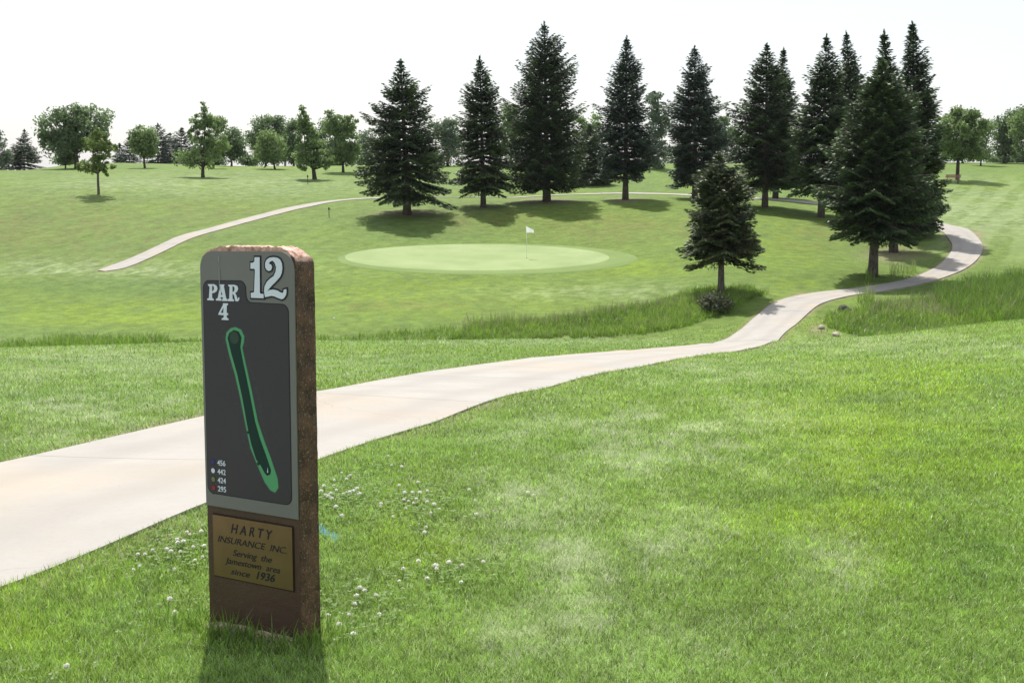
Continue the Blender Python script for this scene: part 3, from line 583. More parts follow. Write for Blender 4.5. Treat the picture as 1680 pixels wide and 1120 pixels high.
T(1571, 291, 122, [(1570, 215, 34, 40), (1600, 215, 22, 36), (1555, 245, 26, 24), (1580, 190, 26, 22), (1588, 250, 26, 16), (1545, 215, 14, 34)], 51, M_LEAFM, 'wide round tree beside the bench on the right slope', GD, .2, .27, 8500, .2, clus=.14)
T(1609, 274, 170, [(1612, 225, 22, 36), (1608, 252, 20, 12)], 52, M_LEAFM, 'slim trunked tree right behind the wide round one', GD, .4, .32, 2400, .12)
T(1580, 270, 185, [(1580, 248, 20, 14), (1560, 245, 18, 16)], 53, M_LEAFD, 'low tree far behind the wide round one', GD, .4, .34, 1500, .14)
T(1647, 272, 185, [(1640, 215, 20, 28), (1650, 245, 22, 22), (1662, 210, 18, 36)], 54, M_LEAFD, 'dark tree with flared trunk near the right edge', GD, .1, .36, 4400, .26)
T(1682, 271, 180, [(1680, 205, 24, 36), (1690, 235, 24, 28)], 55, M_LEAFM, 'bright tree cut by the right edge of the view', GD, .1, .34, 3600, .2)
T(1540, 0, 190, [(1540, 235, 18, 36)], 56, M_LEAFD, 'dark tree half hidden right behind the rightmost spruce', GD, .2, .36, 1800, .2)
# low growth on the skyline between the trunks
GH = 'low bushes along the far crest'
for i, (u, v, ru, rv, Y, lb) in enumerate([(348, 262, 20, 8, 212, 'dark bush on the crest under the tall airy tree'), (405, 263, 16, 8, 212, 'dark bush on the crest right of the round dark tree'), (505, 262, 24, 9, 205, 'dark bush low behind the leaning tree'), (545, 264, 20, 8, 200, 'dark bush left of the broad tree\'s trunk'), (590, 262, 18, 12, 205, 'dark bush low behind the leftmost big spruce'), (700, 262, 26, 18, 200, 'dim bush low between the first two big spruces'), (1110, 258, 28, 16, 200, 'dim bush low behind the open pointed spruce'), (1240, 255, 40, 20, 200, 'dim bush low behind the thick trunked spruce'), (1640, 262, 22, 5, 215, 'far low bush under the flared tree at the right'), (1675, 258, 16, 10, 212, 'far bush at the right edge of the crest'), (105, 262, 20, 9, 210, 'dark bush on the crest under the big cottonwood')]):
    T(u, 0, Y, [(u, v, ru, rv), (u + ru * .5, v + 3, ru * .7, rv * .8)], 70 + i, M_LEAFD, lb, GH, .2, .4, 1100, .08, cat='bush')
# ------------------------------------------------------------------ tee sign
SX, SY, SZ, SYAW, SLF, SLS = -.9813, 4.1977, -.08, -.5389, .0442, -.0284
def s_map(l):
    x, y, z = l; a = x * cos(SLS) + z * sin(SLS); c = -x * sin(SLS) + z * cos(SLS); b = y * cos(SLF) + c * sin(SLF); c = -y * sin(SLF) + c * cos(SLF)
    return np.array([a * cos(SYAW) - b * sin(SYAW), a * sin(SYAW) + b * cos(SYAW), c])
ax = [s_map(e) for e in ((1, 0, 0), (0, 1, 0), (0, 0, 1))]
sign = empty('tee_sign', (0, 0, 0))
sign.matrix_world = Matrix(((ax[0][0], ax[1][0], ax[2][0], SX), (ax[0][1], ax[1][1], ax[2][1], SY), (ax[0][2], ax[1][2], ax[2][2], SZ), (0, 0, 0, 1)))
tag(sign, 'brown granite slab with a grey panel numbered 12 and bronze plaque in the near grass', 'tee sign')
def mat_granite():
    s = NT('brown_granite'); o = s.obj(); n = s.noise(o, 14, 6, .7); n2 = s.noise(o, 120, 4, .7); n3 = s.noise(o, 3, 4, .6)
    pol = s.mix(s.ramp(n, [(.38, 0.), (.62, 1.)]), (.036, .018, .011), (.130, .066, .040))
    pol = s.mix(s.math('MULTIPLY', s.ramp(n2, [(.56, 0.), (.66, 1.)]), .55), pol, (.42, .31, .25))
    fr = s.mix(s.math('MULTIPLY', s.ramp(n3, [(.4, 0.), (.6, 1.)]), .5), (.075, .043, .027), (.110, .060, .036))
    fr = s.mix(s.math('MULTIPLY', s.ramp(n2, [(.5, 0.), (.7, 1.)]), .3), fr, (.05, .03, .022))
    pol = s.mix(s.attr('side'), fr, pol)
    rg = s.mix(s.ramp(s.noise(o, 40, 6, .75), [(.35, 0.), (.6, 1.)]), (.30, .15, .10), (.66, .45, .36))
    c = s.mix(s.attr('rough'), pol, rg)
    h = s.math('ADD', s.math('MULTIPLY', n2, .35), n)
    s.pbr(c, s.math('ADD', .5, s.math('MULTIPLY', s.attr('rough'), .35)), .3, normal=s.bump(h, .8, .008)); return s.m
def slab(w, d, z0, z1):
    nx, ny, nz = 56, 16, 150; V = []; Q = []; off = 0
    zz = np.concatenate([np.linspace(0, .9, nz - 40), np.linspace(.9, 1, 41)[1:]]); nz = len(zz)
    def grid(fn, A, B):
        nonlocal off
        a, b = np.meshgrid(A, B, indexing='ij'); p = fn(a.ravel(), b.ravel()); V.append(p); na, nb = len(A), len(B)
        i = np.arange(na - 1)[:, None] * nb; j = np.arange(nb - 1)[None]; Q.append(np.stack([i + j, i + nb + j, i + nb + j + 1, i + j + 1], -1).reshape(-1, 4) + off); off += len(p)
    X = np.linspace(-1, 1, nx); Y = np.linspace(-1, 1, ny)
    grid(lambda a, b: np.stack([a, -1 + 0 * a, b], -1), X, zz); grid(lambda a, b: np.stack([-a, 1 + 0 * a, b], -1), X, zz)
    grid(lambda a, b: np.stack([1 + 0 * a, a, b], -1), Y, zz); grid(lambda a, b: np.stack([-1 + 0 * a, -a, b], -1), Y, zz)
    grid(lambda a, b: np.stack([a, b, 1 + 0 * a], -1), X, Y); V = np.vstack(V); Q = np.vstack(Q)
    p = np.stack([V[:, 0] * w / 2, d / 2 + V[:, 1] * d / 2, z0 + V[:, 2] * (z1 - z0)], -1)
    dz = z1 - p[:, 2]; k = np.clip(1 - dz / .075, 0, 1) ** 2                       # broken crown of the slab
    ex = np.abs(V[:, 0]) ** 6; p[:, 2] -= k * (.028 * ex)
    p[:, 0] -= np.sign(V[:, 0]) * k * (.020 * np.abs(V[:, 0]) ** 3); p[:, 1] -= np.where(V[:, 1] < 0, .25, 1) * V[:, 1] * k * .012
    nn = lambda f, q: fbm(p[:, 0] * f + q + p[:, 1] * f * .7, p[:, 1] * f + p[:, 2] * f + q, 4) - .5
    p[:, 2] += k * (nn(30, 3) * .010 + nn(110, 8) * .013); p[:, 0] += k * nn(45, 21) * .018 * (np.abs(V[:, 0]) > .9) ; p[:, 1] += k * nn(45, 33) * .016 * np.where(V[:, 1] < 0, .4, 1)
    sd = (np.abs(V[:, 0]) > .999); p[:, 0] += np.where(sd, nn(30, 5) * .004, 0)
    rough = smoothstep(.052, .040, dz + nn(30, 2) * .02) * np.where(V[:, 1] < -.99, smoothstep(.03, .015, dz), 1)
    m = mesh_np('slab', p, Q, M_GRAN, sign, {'rough': rough, 'side': sd.astype(float)}, True)
    return m
M_GRAN = mat_granite()
so_ = slab(.470, .104, -.35, 1.466); so_.location = (0, .0065, 0)
def curve2d(name, loops, mat, parent, y, ex=.0007, offset=0.0, sub=0):
    c = bpy.data.curves.new(name, 'CURVE'); c.dimensions = '2D'; c.fill_mode = 'BOTH'; c.extrude = ex; c.offset = offset
    for L in loops:
        if sub:
            q = np.array(L + [L[0]]); q = catmull(np.vstack([q]), sub)[:-1]; L = [tuple(k) for k in q]
        a = sum(L[i][0] * L[(i + 1) % len(L)][1] - L[(i + 1) % len(L)][0] * L[i][1] for i in range(len(L)))
        s = c.splines.new('POLY'); s.points.add(len(L) - 1)
        for p, (x, z) in zip(s.points, L): p.co = (x, z, 0, 1)
        s.use_cyclic_u = True
    c.materials.append(mat); o = bpy.data.objects.new(name, c); COL.objects.link(o); o = meshed(o); o.parent = parent
    o.location = (0, y, 0); o.rotation_euler = (pi / 2, 0, 0); return o
def meshed(o):                          # a filled outline or a line of text becomes a plain mesh
    bpy.context.view_layer.update(); m = bpy.data.meshes.new_from_object(o.evaluated_get(bpy.context.evaluated_depsgraph_get()))
    n_ = bpy.data.objects.new(o.name.split('.')[0] + '_m', m); d = o.data
    n_.parent = o.parent; n_.location = o.location; n_.rotation_euler = o.rotation_euler; n_.scale = o.scale; nm = o.name
    bpy.data.objects.remove(o); n_.name = nm; COL.objects.link(n_); (bpy.data.curves.remove(d)); m.name = nm
    return n_
def grow(L, d):                        # offset a closed outline outwards by d
    q = np.array(L, float); a = np.sum(q[:, 0] * np.roll(q[:, 1], -1) - np.roll(q[:, 0], -1) * q[:, 1])
    if a < 0: q = q[::-1]
    e = np.roll(q, -1, 0) - q; e /= np.linalg.norm(e, axis=1)[:, None] + 1e-9; n_ = np.stack([e[:, 1], -e[:, 0]], 1)
    m = n_ + np.roll(n_, 1, 0); m /= np.linalg.norm(m, axis=1)[:, None] + 1e-9; c = np.clip((m * n_).sum(1), .55, 1)
    return [tuple(k) for k in q + m * (d / c)[:, None]]
def arc(cx_, cz, r, a0, a1, n=8):
    return [(cx_ + r * cos(a), cz + r * sin(a)) for a in np.linspace(radians(a0), radians(a1), n)]
def font(name, body, mat, parent, x0, x1, zb, hcap, y, shear=0, off=0.0):
    f = bpy.data.curves.new(name, 'FONT'); f.body = body; f.shear = shear; f.offset = off; f.size = 1; f.extrude = .02; f.fill_mode = 'BOTH'; f.materials.append(mat)
    o = bpy.data.objects.new(name, f); COL.objects.link(o); bpy.context.view_layer.update()
    bb = [Vector(b) for b in o.bound_box]; xa = min(b.x for b in bb); xb = max(b.x for b in bb); o = meshed(o)
    sx_ = (x1 - x0) / (xb - xa); sz = hcap / .70
    o.parent = parent; o.scale = (sx_, sz, .03); o.rotation_euler = (pi / 2, 0, 0); o.location = (x0 - xa * sx_, y, zb); return o
M_PANEL = plain('grey_panel_enamel', (.165, .168, .155), .42, .35, 0, .10, 5); M_INNER = plain('charcoal_print', (.036, .033, .041), .42, .35, 0, .05, 5)
M_BLACK = plain('dark_navy_print', (.012, .011, .022), .45, .3); M_WHITE = plain('pale_print', (.66, .71, .80), .4, .4, 0, .02)
M_EDGE = plain('panel_edge', (.55, .57, .55), .3, .5, .6)
r_ = .062; w2, zt, zl = .233, 1.448, .4715
outl = [(-w2, zl), (w2, zl)] + arc(w2 - r_, zt - r_, r_, 0, 90) + arc(-w2 + r_, zt - r_, r_, 90, 180)
pan = curve2d('hole_panel', [outl], M_PANEL, sign, .0030, .0030)
z0 = lambda y: (y - .0030)             # depth in the panel's own frame
def child(name, loops, mat, y, **k):   # printed layers ride on the panel
    o = curve2d(name, loops, mat, pan, 0, **k); o.rotation_euler = (0, 0, 0); o.location = (0, 0, -(y - .0030)); return o
rr = .028
inner = [(-.2195 + rr * 1, .523)] + arc(.2015 - rr, .523 + rr, rr, -90, 0) + arc(.2030 - rr, 1.257 - rr, rr, 0, 90) + [(.030, 1.2585)] + [(p[0], p[1]) for p in reversed(arc(.028, 1.2885, .030, 180, 270))] + arc(-.0025 - rr, 1.338 - rr, rr, 0, 90) + arc(-.2170 + rr, 1.336 - rr, rr, 90, 180) + arc(-.2195 + rr, .523 + rr, rr, 180, 270)
child('panel_border', [grow(inner, .0035)], M_BLACK, -.0004, ex=.0003)
child('panel_field', [inner], M_INNER, -.0010, ex=.0003)
g = {k: [[(a / 10000, b / 10000) for a, b in L] for L in v] for k, v in GLYPH.items()}
child('number_outline', [grow(g['one'][0], .0062)], M_BLACK, -.0010, ex=.0003); child('number_outline', [grow(g['two'][0], .0062)], M_BLACK, -.0017, ex=.0003)
child('hole_number', g['one'] , M_WHITE, -.0032, ex=.0004); child('hole_number', g['two'], M_WHITE, -.0025, ex=.0004)
for k in 'PAR': child('lettering', g[k], M_WHITE, -.0022, ex=.0004)
child('lettering', g['four'], M_WHITE, -.0022, ex=.0004)
M_RGH = plain('map_light_green', (.075, .33, .145), .4, .4, 0, .03); M_FWY = plain('map_dark_green', (.006, .034, .026), .5, .2, 0, .03)
child('map_halo', [grow(g['rough'][0], .004)], plain('map_halo_print', (.045, .075, .062), .4, .4), -.0016, ex=.0002)
child('hole_map', g['rough'], M_RGH, -.0022, ex=.0002); child('map_fairway', g['fair'], M_FWY, -.0028, ex=.0002)
sp = g['spots'][0]; circ = lambda c, r, n=20: [(c[0] + r * cos(a), c[1] + r * sin(a)) for a in np.linspace(0, 2 * pi, n + 1)[:-1]]
child('map_green', [circ(sp[0], .023)], plain('map_green_print', (.016, .046, .030), .4, .4), -.0033, ex=.0002)
child('map_mark', [circ(sp[1], .0055)], M_FWY, -.0034, ex=.0002); child('map_mark', [circ(sp[2], .0065)], M_FWY, -.0034, ex=.0002)
child('map_mark', [[(sp[3][0] - .002, sp[3][1] - .008), (sp[3][0] + .003, sp[3][1] - .006), (sp[3][0] + .001, sp[3][1] + .013)]], M_WHITE, -.0034, ex=.0002)
M_RING = plain('map_ring_print', (.062, .080, .082), .4, .4)
rings = []
for c in g['rings'][0]: rings += [circ(c, .0056, 12), circ(c, .0044, 12)]
child('tree_symbols', rings, M_RING, -.0016, ex=.0002)
for (nm, col, zc, txt) in [('blue', (.02, .025, .16), .6445, '456'), ('white', (.66, .70, .80), .6102, '442'), ('olive', (.17, .18, .06), .577, '424'), ('red', (.27, .015, .012), .5438, '295')]:
    d = child('tee_disc', [circ((-.1900, zc), .0098, 24)], plain(nm + '_print', col, .4, .4, 0, .02), -.0022, ex=.0002); d['label'] = nm + ' tee disc'
    b = child('disc_rim', [circ((-.1900, zc), .0122, 24)], M_BLACK, -.0016, ex=.0002)
    f = font('lettering', txt, M_WHITE, pan, -.1665, -.124, zc - .0105, .0205, 0, 0, .012); f.rotation_euler = (0, 0, 0); f.location = (f.location[0], zc - .0105, .0052)
child('scratch', [[(-.1325, 1.43), (-.1295, 1.43), (-.1300, 1.408), (-.1320, 1.408)], [(-.1325, 1.388), (-.1300, 1.388), (-.1285, 1.335), (-.1275, 1.300), (-.1300, 1.300), (-.1325, 1.345)]], plain('dried_drip', (.30, .30, .29), .7, .2), -.0040, ex=.0001)
def mat_bronze():
    s = NT('brushed_bronze'); o = s.obj(); mp = s.n('ShaderNodeMapping'); s.t.links.new(o, mp.inputs[0]); mp.inputs['Scale'].default_value = (3, 3, 160)
    n = s.noise(mp.outputs[0], 2, 4); n2 = s.noise(o, 9, 4)
    c = s.mix(n2, (.165, .105, .058), (.26, .175, .102)); s.pbr(c, s.math('ADD', .30, s.math('MULTIPLY', n, .18)), .5, .85, normal=s.bump(n, .15, .002)); return s.m
plq = MB().box((0, .0035, .3185), (.402, .007, .2385)).build('sponsor_plaque', mat_bronze(), sign)
MB().box((0, .0055, .4405), (.409, .004, .0045)).box((0, .0055, .1965), (.409, .004, .0045)).box((-.2035, .0055, .3185), (.0035, .004, .2395)).box((.2035, .0055, .3185), (.0035, .004, .2395)).build('plaque_rim', plain('dark_mortar', (.03, .02, .015), .9), sign)
for (txt, x0, x1, zb, hc, of) in [('H A R T Y', -.106, .106, .3782, .0365, .010), ('INSURANCE  INC.', -.176, .173, .3352, .0250, 0), ('Serving  the', -.098, .0985, .2903, .0245, .003), ('Jamestown  area', -.141, .138, .2560, .0240, .003), ('since', -.111, -.013, .2172, .0235, .003), ('1936', .020, .113, .2185, .0290, .018)]:
    font('lettering', txt, M_BLACK, plq, x0, x1, zb, hc, -.0006, .28, of)
bm_ = MB(); r = np.random.default_rng(5)
ft = mesh_np('footing', *(lambda V: (V, np.array([[a * 25 + b, a * 25 + b + 1, (a + 1) * 25 + b + 1, (a + 1) * 25 + b] for a in range(12) for b in range(24)])[:, ::-1]))(np.array([[x, y, .018 + .02 * (fbm(np.array([x * 22. + 3]), np.array([y * 22. + 3]), 4)[0] - .5) - .07 * max(0, (abs(x) / .28) ** 8) - .07 * max(0, (abs(y - .05) / .11) ** 6)] for y in np.linspace(-.06, .16, 13) for x in np.linspace(-.28, .28, 25)])), plain('crumbled_concrete', (.50, .36, .28), .9, .2, 0, .35, 40), sign, None, True)

# ------------------------------------------------------------------ flag, posts, bench, stones
M_WP = plain('white_fibreglass', (.8, .8, .78), .4, .4, 0, .02)
fb = pix_ground(864, 425); fh = (P(863, 371, fb[1])[2] - fb[2])
fl = tag(empty('golf_flag', fb), 'white pennant on a thin white pin standing in the cup of the putting green', 'golf flag')
MB().tube([(0, 0, -.1), (0, 0, fh * .5), (-.03, 0, fh)], [.013, .011, .009], 8).build('pin', M_WP, fl, True)
n_ = 14; V = []; fw_, fhh = .52, .42
for i in range(n_):
    t = i / (n_ - 1); h_ = fhh * (1 - .62 * t); zc = fh - .01 - t * .20 - fhh * .5 + (fhh - h_) * .0
    for j in (1, .5, 0): V.append((-.03 + fw_ * t * .93, .05 * sin(t * 6) + .03 * j, fh - .01 - (.24 * t) - (1 - j) * h_ * (.95 if t < .9 else 1.05)))
Fq = [[a * 3 + b, a * 3 + b + 1, (a + 1) * 3 + b + 1, (a + 1) * 3 + b] for a in range(n_ - 1) for b in range(2)]
mesh_np('pennant', V, np.array(Fq), NT('flag_cloth').leaf((.82, .82, .86, 1), .4, .8, .1), fl, None, True)
V = [(.054 * cos(a), .054 * sin(a), .086) for a in np.linspace(0, 2 * pi, 25)[:-1]]
MB().tube([(0, 0, .07), (0, 0, .093)], .058, 20).build('cup', plain('cup_liner', (.25, .3, .2), .8), fl)
def post(u, vb_, vt_, Y, lab):
    b = P(u, vb_, Y); b[2] = g1(b[0], b[1]); h = P(u, vt_, Y)[2] - b[2]
    e = tag(empty('marker_post', b), lab, 'marker post', 'dark posts standing on the far fairway')
    M = plain('dark_post_wood', (.05, .045, .035), .8)
    MB().tube([(0, 0, -.1), (0, 0, h * .8)], .028, 7).build('stake', M, e)
    MB().box((0, 0, h * .9), (.11, .11, h * .2)).tube([(0, 0, h * .99), (0, 0, h * 1.06)], .03, 6).tube([(.04, 0, h * .85), (.14, 0, h * .80)], .02, 6).build('head', plain('post_head', (.025, .02, .02), .6), e)
post(540, 358, 341, 89, 'dark short post in front of the path, left of the broadest spruce')
post(505, 303, 288, 117, 'dark short post beyond the path, in front of the leaning airy tree')
bp = P(1562, 304, 118); bp[2] = g1(bp[0], bp[1])
bn = tag(empty('park_bench', bp, radians(-35)), 'reddish wooden bench at the foot of the right hand slope beside the round tree', 'bench')
M_RW = plain('weathered_red_wood', (.27, .13, .11), .7, .25, 0, .25); M_PK = plain('pale_pink_board', (.55, .36, .34), .7); M_IR = plain('dark_iron', (.04, .045, .05), .6)
sm_ = MB(); bk = MB()
for i in range(3): sm_.box((0, -.16 + i * .15, .45), (1.5, .12, .04))
bk.box((0, .27, .66), (1.5, .035, .13)); bk.box((0, .31, .83), (1.5, .035, .13))
sm_.build('seat', M_PK, bn); bk.build('backrest', M_RW, bn)
for sgn in (-1, 1):
    MB().tube([(sgn * .55, -.2, 0), (sgn * .55, -.16, .43)], .03, 6).tube([(sgn * .55, .22, 0), (sgn * .55, .25, .45), (sgn * .55, .33, .9)], .03, 6).box((sgn * .55, .03, .42), (.05, .42, .03)).build('leg', M_IR, bn)
def rock(name, u, v, Y, size, mat, lab, cat, grp=None, seed=0, flat=.6):
    rg = np.random.default_rng(seed); b = P(u, v, Y); b[2] = g1(b[0], b[1])
    nu, nv = 14, 9; V = []
    for i in range(nv):
        ph = pi * i / (nv - 1)
        for j in range(nu):
            th = 2 * pi * j / nu; d = np.array([sin(ph) * cos(th), sin(ph) * sin(th), cos(ph)]); k = .75 + .5 * fbm(np.array([d[0] * 1.6 + seed * 7 + 9]), np.array([d[1] * 1.6 + d[2] * 2 + 9]), 3)[0]
            V.append(d * k * size * np.array([1, .8, flat]) * .5)
    Q = np.array([[i * nu + j, i * nu + (j + 1) % nu, (i + 1) * nu + (j + 1) % nu, (i + 1) * nu + j] for i in range(nv - 1) for j in range(nu)])[:, ::-1]
    o = mesh_np(name, V, Q, mat, None); o.location = (b[0], b[1], b[2] + size * flat * .28); o.rotation_euler = (0, 0, seed)
    return tag(o, lab, cat, grp)
M_DR = plain('dark_rock', (.05, .045, .04), .9, .2, 0, .5, 12); M_LR = plain('pale_stone', (.42, .36, .30), .9, .2, 0, .3, 12)
GR = 'stones at the ditch beside the path'
rock('rock', 1383, 508, 50.6, .62, M_DR, 'dark rock on the left of the pair above the tan slab', 'rock', GR, 1, .75)
rock('rock', 1391, 509, 50.3, .50, M_DR, 'dark rock on the right of the pair above the tan slab', 'rock', GR, 2, .7)
rock('stone_slab', 1398, 514, 49.2, .95, plain('tan_slab', (.48, .34, .26), .9, .2, 0, .2), 'flat tan slab lying below the two dark rocks', 'stone slab', GR, 3, .16)
rock('rock', 1347, 541, 46.2, .34, M_LR, 'pale stone on the bare rim of the ditch, upper one', 'rock', GR, 4)
rock('rock', 1371, 551, 44.5, .36, M_LR, 'pale stone on the bare rim of the ditch, lower one', 'rock', GR, 5)
b = pix_ground(548, 523); o = rock('golf_ball', 548, 523, b[1], .10, M_WP, 'tiny white ball lying on the slope below the putting green', 'ball', None, 9, 1)

# ------------------------------------------------------------------ grass
def blades(X, Y, h, wdt, lean, tint, r, z0=None):
    N = len(X); Z = ground(X, Y) if z0 is None else z0
    a = r.random(N) * 2 * pi; f = r.random(N) * 2 * pi
    sx_ = np.cos(f) * wdt / 2; sy_ = np.sin(f) * wdt / 2
    dx = np.cos(a) * lean * h; dy = np.sin(a) * lean * h; hz = h * np.sqrt(np.clip(1 - lean ** 2 * .7, .1, 1))
    B = np.stack([X, Y, Z - .006], -1)
    v0 = B + np.stack([-sx_, -sy_, 0 * X], -1); v1 = B + np.stack([sx_, sy_, 0 * X], -1)
    M_ = B + np.stack([dx * .35, dy * .35, hz * .6], -1); v2 = M_ + np.stack([sx_, sy_, 0 * X], -1) * .8; v3 = M_ - np.stack([sx_, sy_, 0 * X], -1) * .8
    v4 = B + np.stack([dx, dy, hz], -1)
    V = np.stack([v0, v1, v2, v3, v4], 1).reshape(-1, 3); i = np.arange(N)[:, None] * 5
    return V, [i + np.array([[0, 1, 2, 3]]), i + np.array([[3, 2, 4]])]
r = np.random.default_rng(77)
def fan(n_, y0, y1, p, xm=.52):
    q = r.random(n_); Y = (y0 ** p + q * (y1 ** p - y0 ** p)) ** (1 / p); X = (r.random(n_) * 2 - 1) * (xm * Y + .35); return X, Y
def make_grass(name, X, Y, hscale=1.0, lab=None):
    keep = ~on_path(X, Y); X, Y = X[keep], Y[keep]
    lx_ = (X - SX) * cos(SYAW) + (Y - SY) * sin(SYAW); ly_ = -(X - SX) * sin(SYAW) + (Y - SY) * cos(SYAW)
    keep = ~((np.abs(lx_) < .25) & (ly_ > -.012) & (ly_ < .12)); X, Y, lx_, ly_ = X[keep], Y[keep], lx_[keep], ly_[keep]
    Z = ground(X, Y); tn = tone(X, Y, Z); N = len(X)
    clump = fbm(X * 3, Y * 3, 3); sz = np.clip(Y / 6, 1, 5) ** .55
    sd_ = np.maximum(np.abs(lx_) - .24, 0) ** 2 + np.maximum(np.abs(ly_ - .05) - .06, 0) ** 2; near = np.exp(-sd_ / .012)
    left = smoothstep(-1.2, -1.7, X) * smoothstep(6, 5, Y)
    h = (.018 + .020 * r.random(N) + .012 * clump) * sz * hscale * (1 + .35 * left) + near * .05 * r.random(N) ** 1.5
    wd_ = (.0021 + .0017 * r.random(N)) * np.clip(Y / 4.0, 1, 12) ** .80
    lean = np.clip(.25 + .65 * r.random(N), 0, .93)
    V, F = blades(X, Y, h, wd_, lean, None, r, Z)
    at_ = {k: np.repeat(v, 5) for k, v in tn.items()}
    xr = X * .8 - Y * .6; yr = X * .6 + Y * .8; hf = (vnoise(xr * 27 + 7, yr * 27 + 2) - .5) + (fbm(yr * 8 + 3, xr * 8 + 2, 2) - .5) * .5; hg = fbm(X * 12 + 31, Y * 8 + 12, 3)
    at_['tint'] = np.repeat(np.clip(.72 + .40 * r.normal(size=N) + .70 * hf, 0, 2.2), 5)
    at_['dry_glint'] = np.repeat(((r.random(N) < .08 + 2.6 * tn['pale'] * np.clip(hg - .38, 0, .5)) * (.4 + .6 * r.random(N))), 5)
    pu, pv = project(X, Y, Z); band = np.abs(pv - (868 + (pu - 520) * .55)) < 5
    at_['paint'] = np.repeat((band & (pu > 515) & (pu < 553) & (r.random(N) < .7)).astype(float), 5)
    return tag(mesh_np(name, V, F, M_BLADE, None, at_), kind='stuff')
X1, Y1 = fan(330000, 3.2, 9, .45); X2, Y2 = fan(230000, 9, 26, .5); X3, Y3 = fan(90000, 26, 50, .9)
q = r.random(150000); Y4 = (2.2 ** .5 + q * (40 ** .5 - 2.2 ** .5)) ** 2; sg = np.sign(r.random(150000) - .5); X4 = sg * ((.52 * Y4 + .35) + r.random(150000) * (.38 * Y4 + 2.0))     # turf to either side of the view
make_grass('lawn_grass', np.concatenate([X1, X2, X3, X4]), np.concatenate([Y1, Y2, Y3, Y4]))
# long blades left by the mower round the foot of the sign
q = 520; lxx = r.normal(size=q) * .26; lyy = -.02 - np.abs(r.normal(size=q)) * .07; side_ = r.random(q) < .3
lxx[side_] = (.26 + np.abs(r.normal(size=side_.sum())) * .05) * np.sign(r.random(side_.sum()) - .5); lyy[side_] = r.random(side_.sum()) * .2 - .05
Xs = SX + lxx * cos(SYAW) - lyy * sin(SYAW); Ys = SY + lxx * sin(SYAW) + lyy * cos(SYAW)
V, F = blades(Xs, Ys, .045 + .10 * r.random(q) ** 1.6, .0035 + .003 * r.random(q), .15 + .6 * r.random(q), None, r)
tag(mesh_np('long_grass', V, F, M_TALL, None, {'tint': np.repeat(r.random(q) * .7, 5), 'seed': np.repeat((r.random(q) < .05) * .8, 5)}), kind='stuff')

def tallgrass(name, poly, dens, h0, h1, wd_, seedf=.08, seed=1, lumps=.5, lean0=.1, lean1=.4, tl=0.):
    rg = np.random.default_rng(seed); pl = np.array([P(u, 500, Y)[:2] for u, Y in poly]); lo, hi = pl.min(0), pl.max(0)
    m = int(dens * np.prod(hi - lo)); X = lo[0] + rg.random(m) * (hi[0] - lo[0]); Y = lo[1] + rg.random(m) * (hi[1] - lo[1])
    jx = (fbm(X * 1.2, Y * 1.2, 3) - .5) * min(1.6, .25 * (hi - lo).min()); k = inside_poly(X + jx, Y + jx, pl) & ~on_path(X, Y) & (fbm(X * .9 + 40, Y * .9, 3) > .5 - lumps); X, Y = X[k], Y[k]; N = len(X)
    if N == 0: print('EMPTY', name, seed); return
    hh = (h0 + (h1 - h0) * rg.random(N)) * (.55 + .9 * fbm(X * .7 + 4, Y * .7 + 30, 3)); lean = lean0 + (lean1 - lean0) * rg.random(N)
    V, F = blades(X, Y, hh, wd_ * (.6 + .8 * rg.random(N)), lean, None, rg)
    tt = np.clip(fbm(X * .5, Y * .5, 3) + rg.normal(size=N) * .30 + tl, 0, 1); sd = (rg.random(N) < seedf).astype(float)
    sdv = np.repeat(sd, 5) * np.tile([0, 0, .6, .6, 1], N)
    return tag(mesh_np(name, V, F, M_TALL, None, {'tint': np.repeat(tt, 5), 'seed': sdv}), kind='stuff')
tallgrass('ditch_weeds', [(-90, 46.5), (90, 47), (330, 48.5), (600, 48.5), (745, 50), (745, 52.6), (600, 51.3), (330, 51.6), (90, 51.4), (-90, 50)], 150, .10, .36, .026, .08, 1, .42, .2, .8)
tallgrass('ditch_weeds', [(85, 47.2), (270, 48), (270, 50.6), (85, 50.2)], 170, .30, .75, .026, .08, 2, .6, .15, .7)
tallgrass('meadow_grass', [(735, 50.0), (900, 50.3), (1040, 50), (1120, 50.4), (1185, 52.3), (1230, 55), (1262, 57), (1225, 58.6), (1130, 57.8), (1050, 55.6), (900, 54.0), (760, 52.8)], 330, .14, .42, .022, .12, 3, .75, .15, .8, tl=.12)
tallgrass('meadow_grass', [(740, 51.5), (900, 52.5), (1050, 54), (1160, 55), (1160, 56.4), (1050, 55.6), (900, 54.2), (745, 53)], 60, .32, .68, .018, .8, 4, .6)
tallgrass('meadow_grass', [(1350, 47.5), (1385, 45), (1430, 43), (1500, 41), (1600, 38.5), (1700, 36.5), (1820, 36), (1820, 57), (1700, 57), (1600, 56), (1500, 53.6), (1425, 51.8), (1385, 50.2), (1348, 49)], 250, .15, .50, .025, .12, 5, .8, .15, .8, tl=.08)
tallgrass('meadow_grass', [(1420, 50), (1500, 48), (1620, 47), (1700, 45), (1820, 44), (1820, 54), (1600, 54), (1440, 51.5)], 50, .4, .8, .022, .8, 8, .5)
tallgrass('reeds', [(1600, 46), (1700, 42), (1820, 41), (1820, 58), (1660, 57.6), (1600, 56.5), (1535, 54), (1550, 50)], 160, .5, 1.1, .022, .05, 6, .8, .1, .65, -.28)
tallgrass('reeds', [(1462, 61.6), (1505, 63.0), (1500, 64.6), (1455, 63.2)], 60, .4, .9, .014, .6, 7, .8)
tallgrass('meadow_grass', [(1410, 52.5), (1432, 52.5), (1436, 54.2), (1405, 54.2)], 90, .5, 1.1, .02, .4, 9, 1)
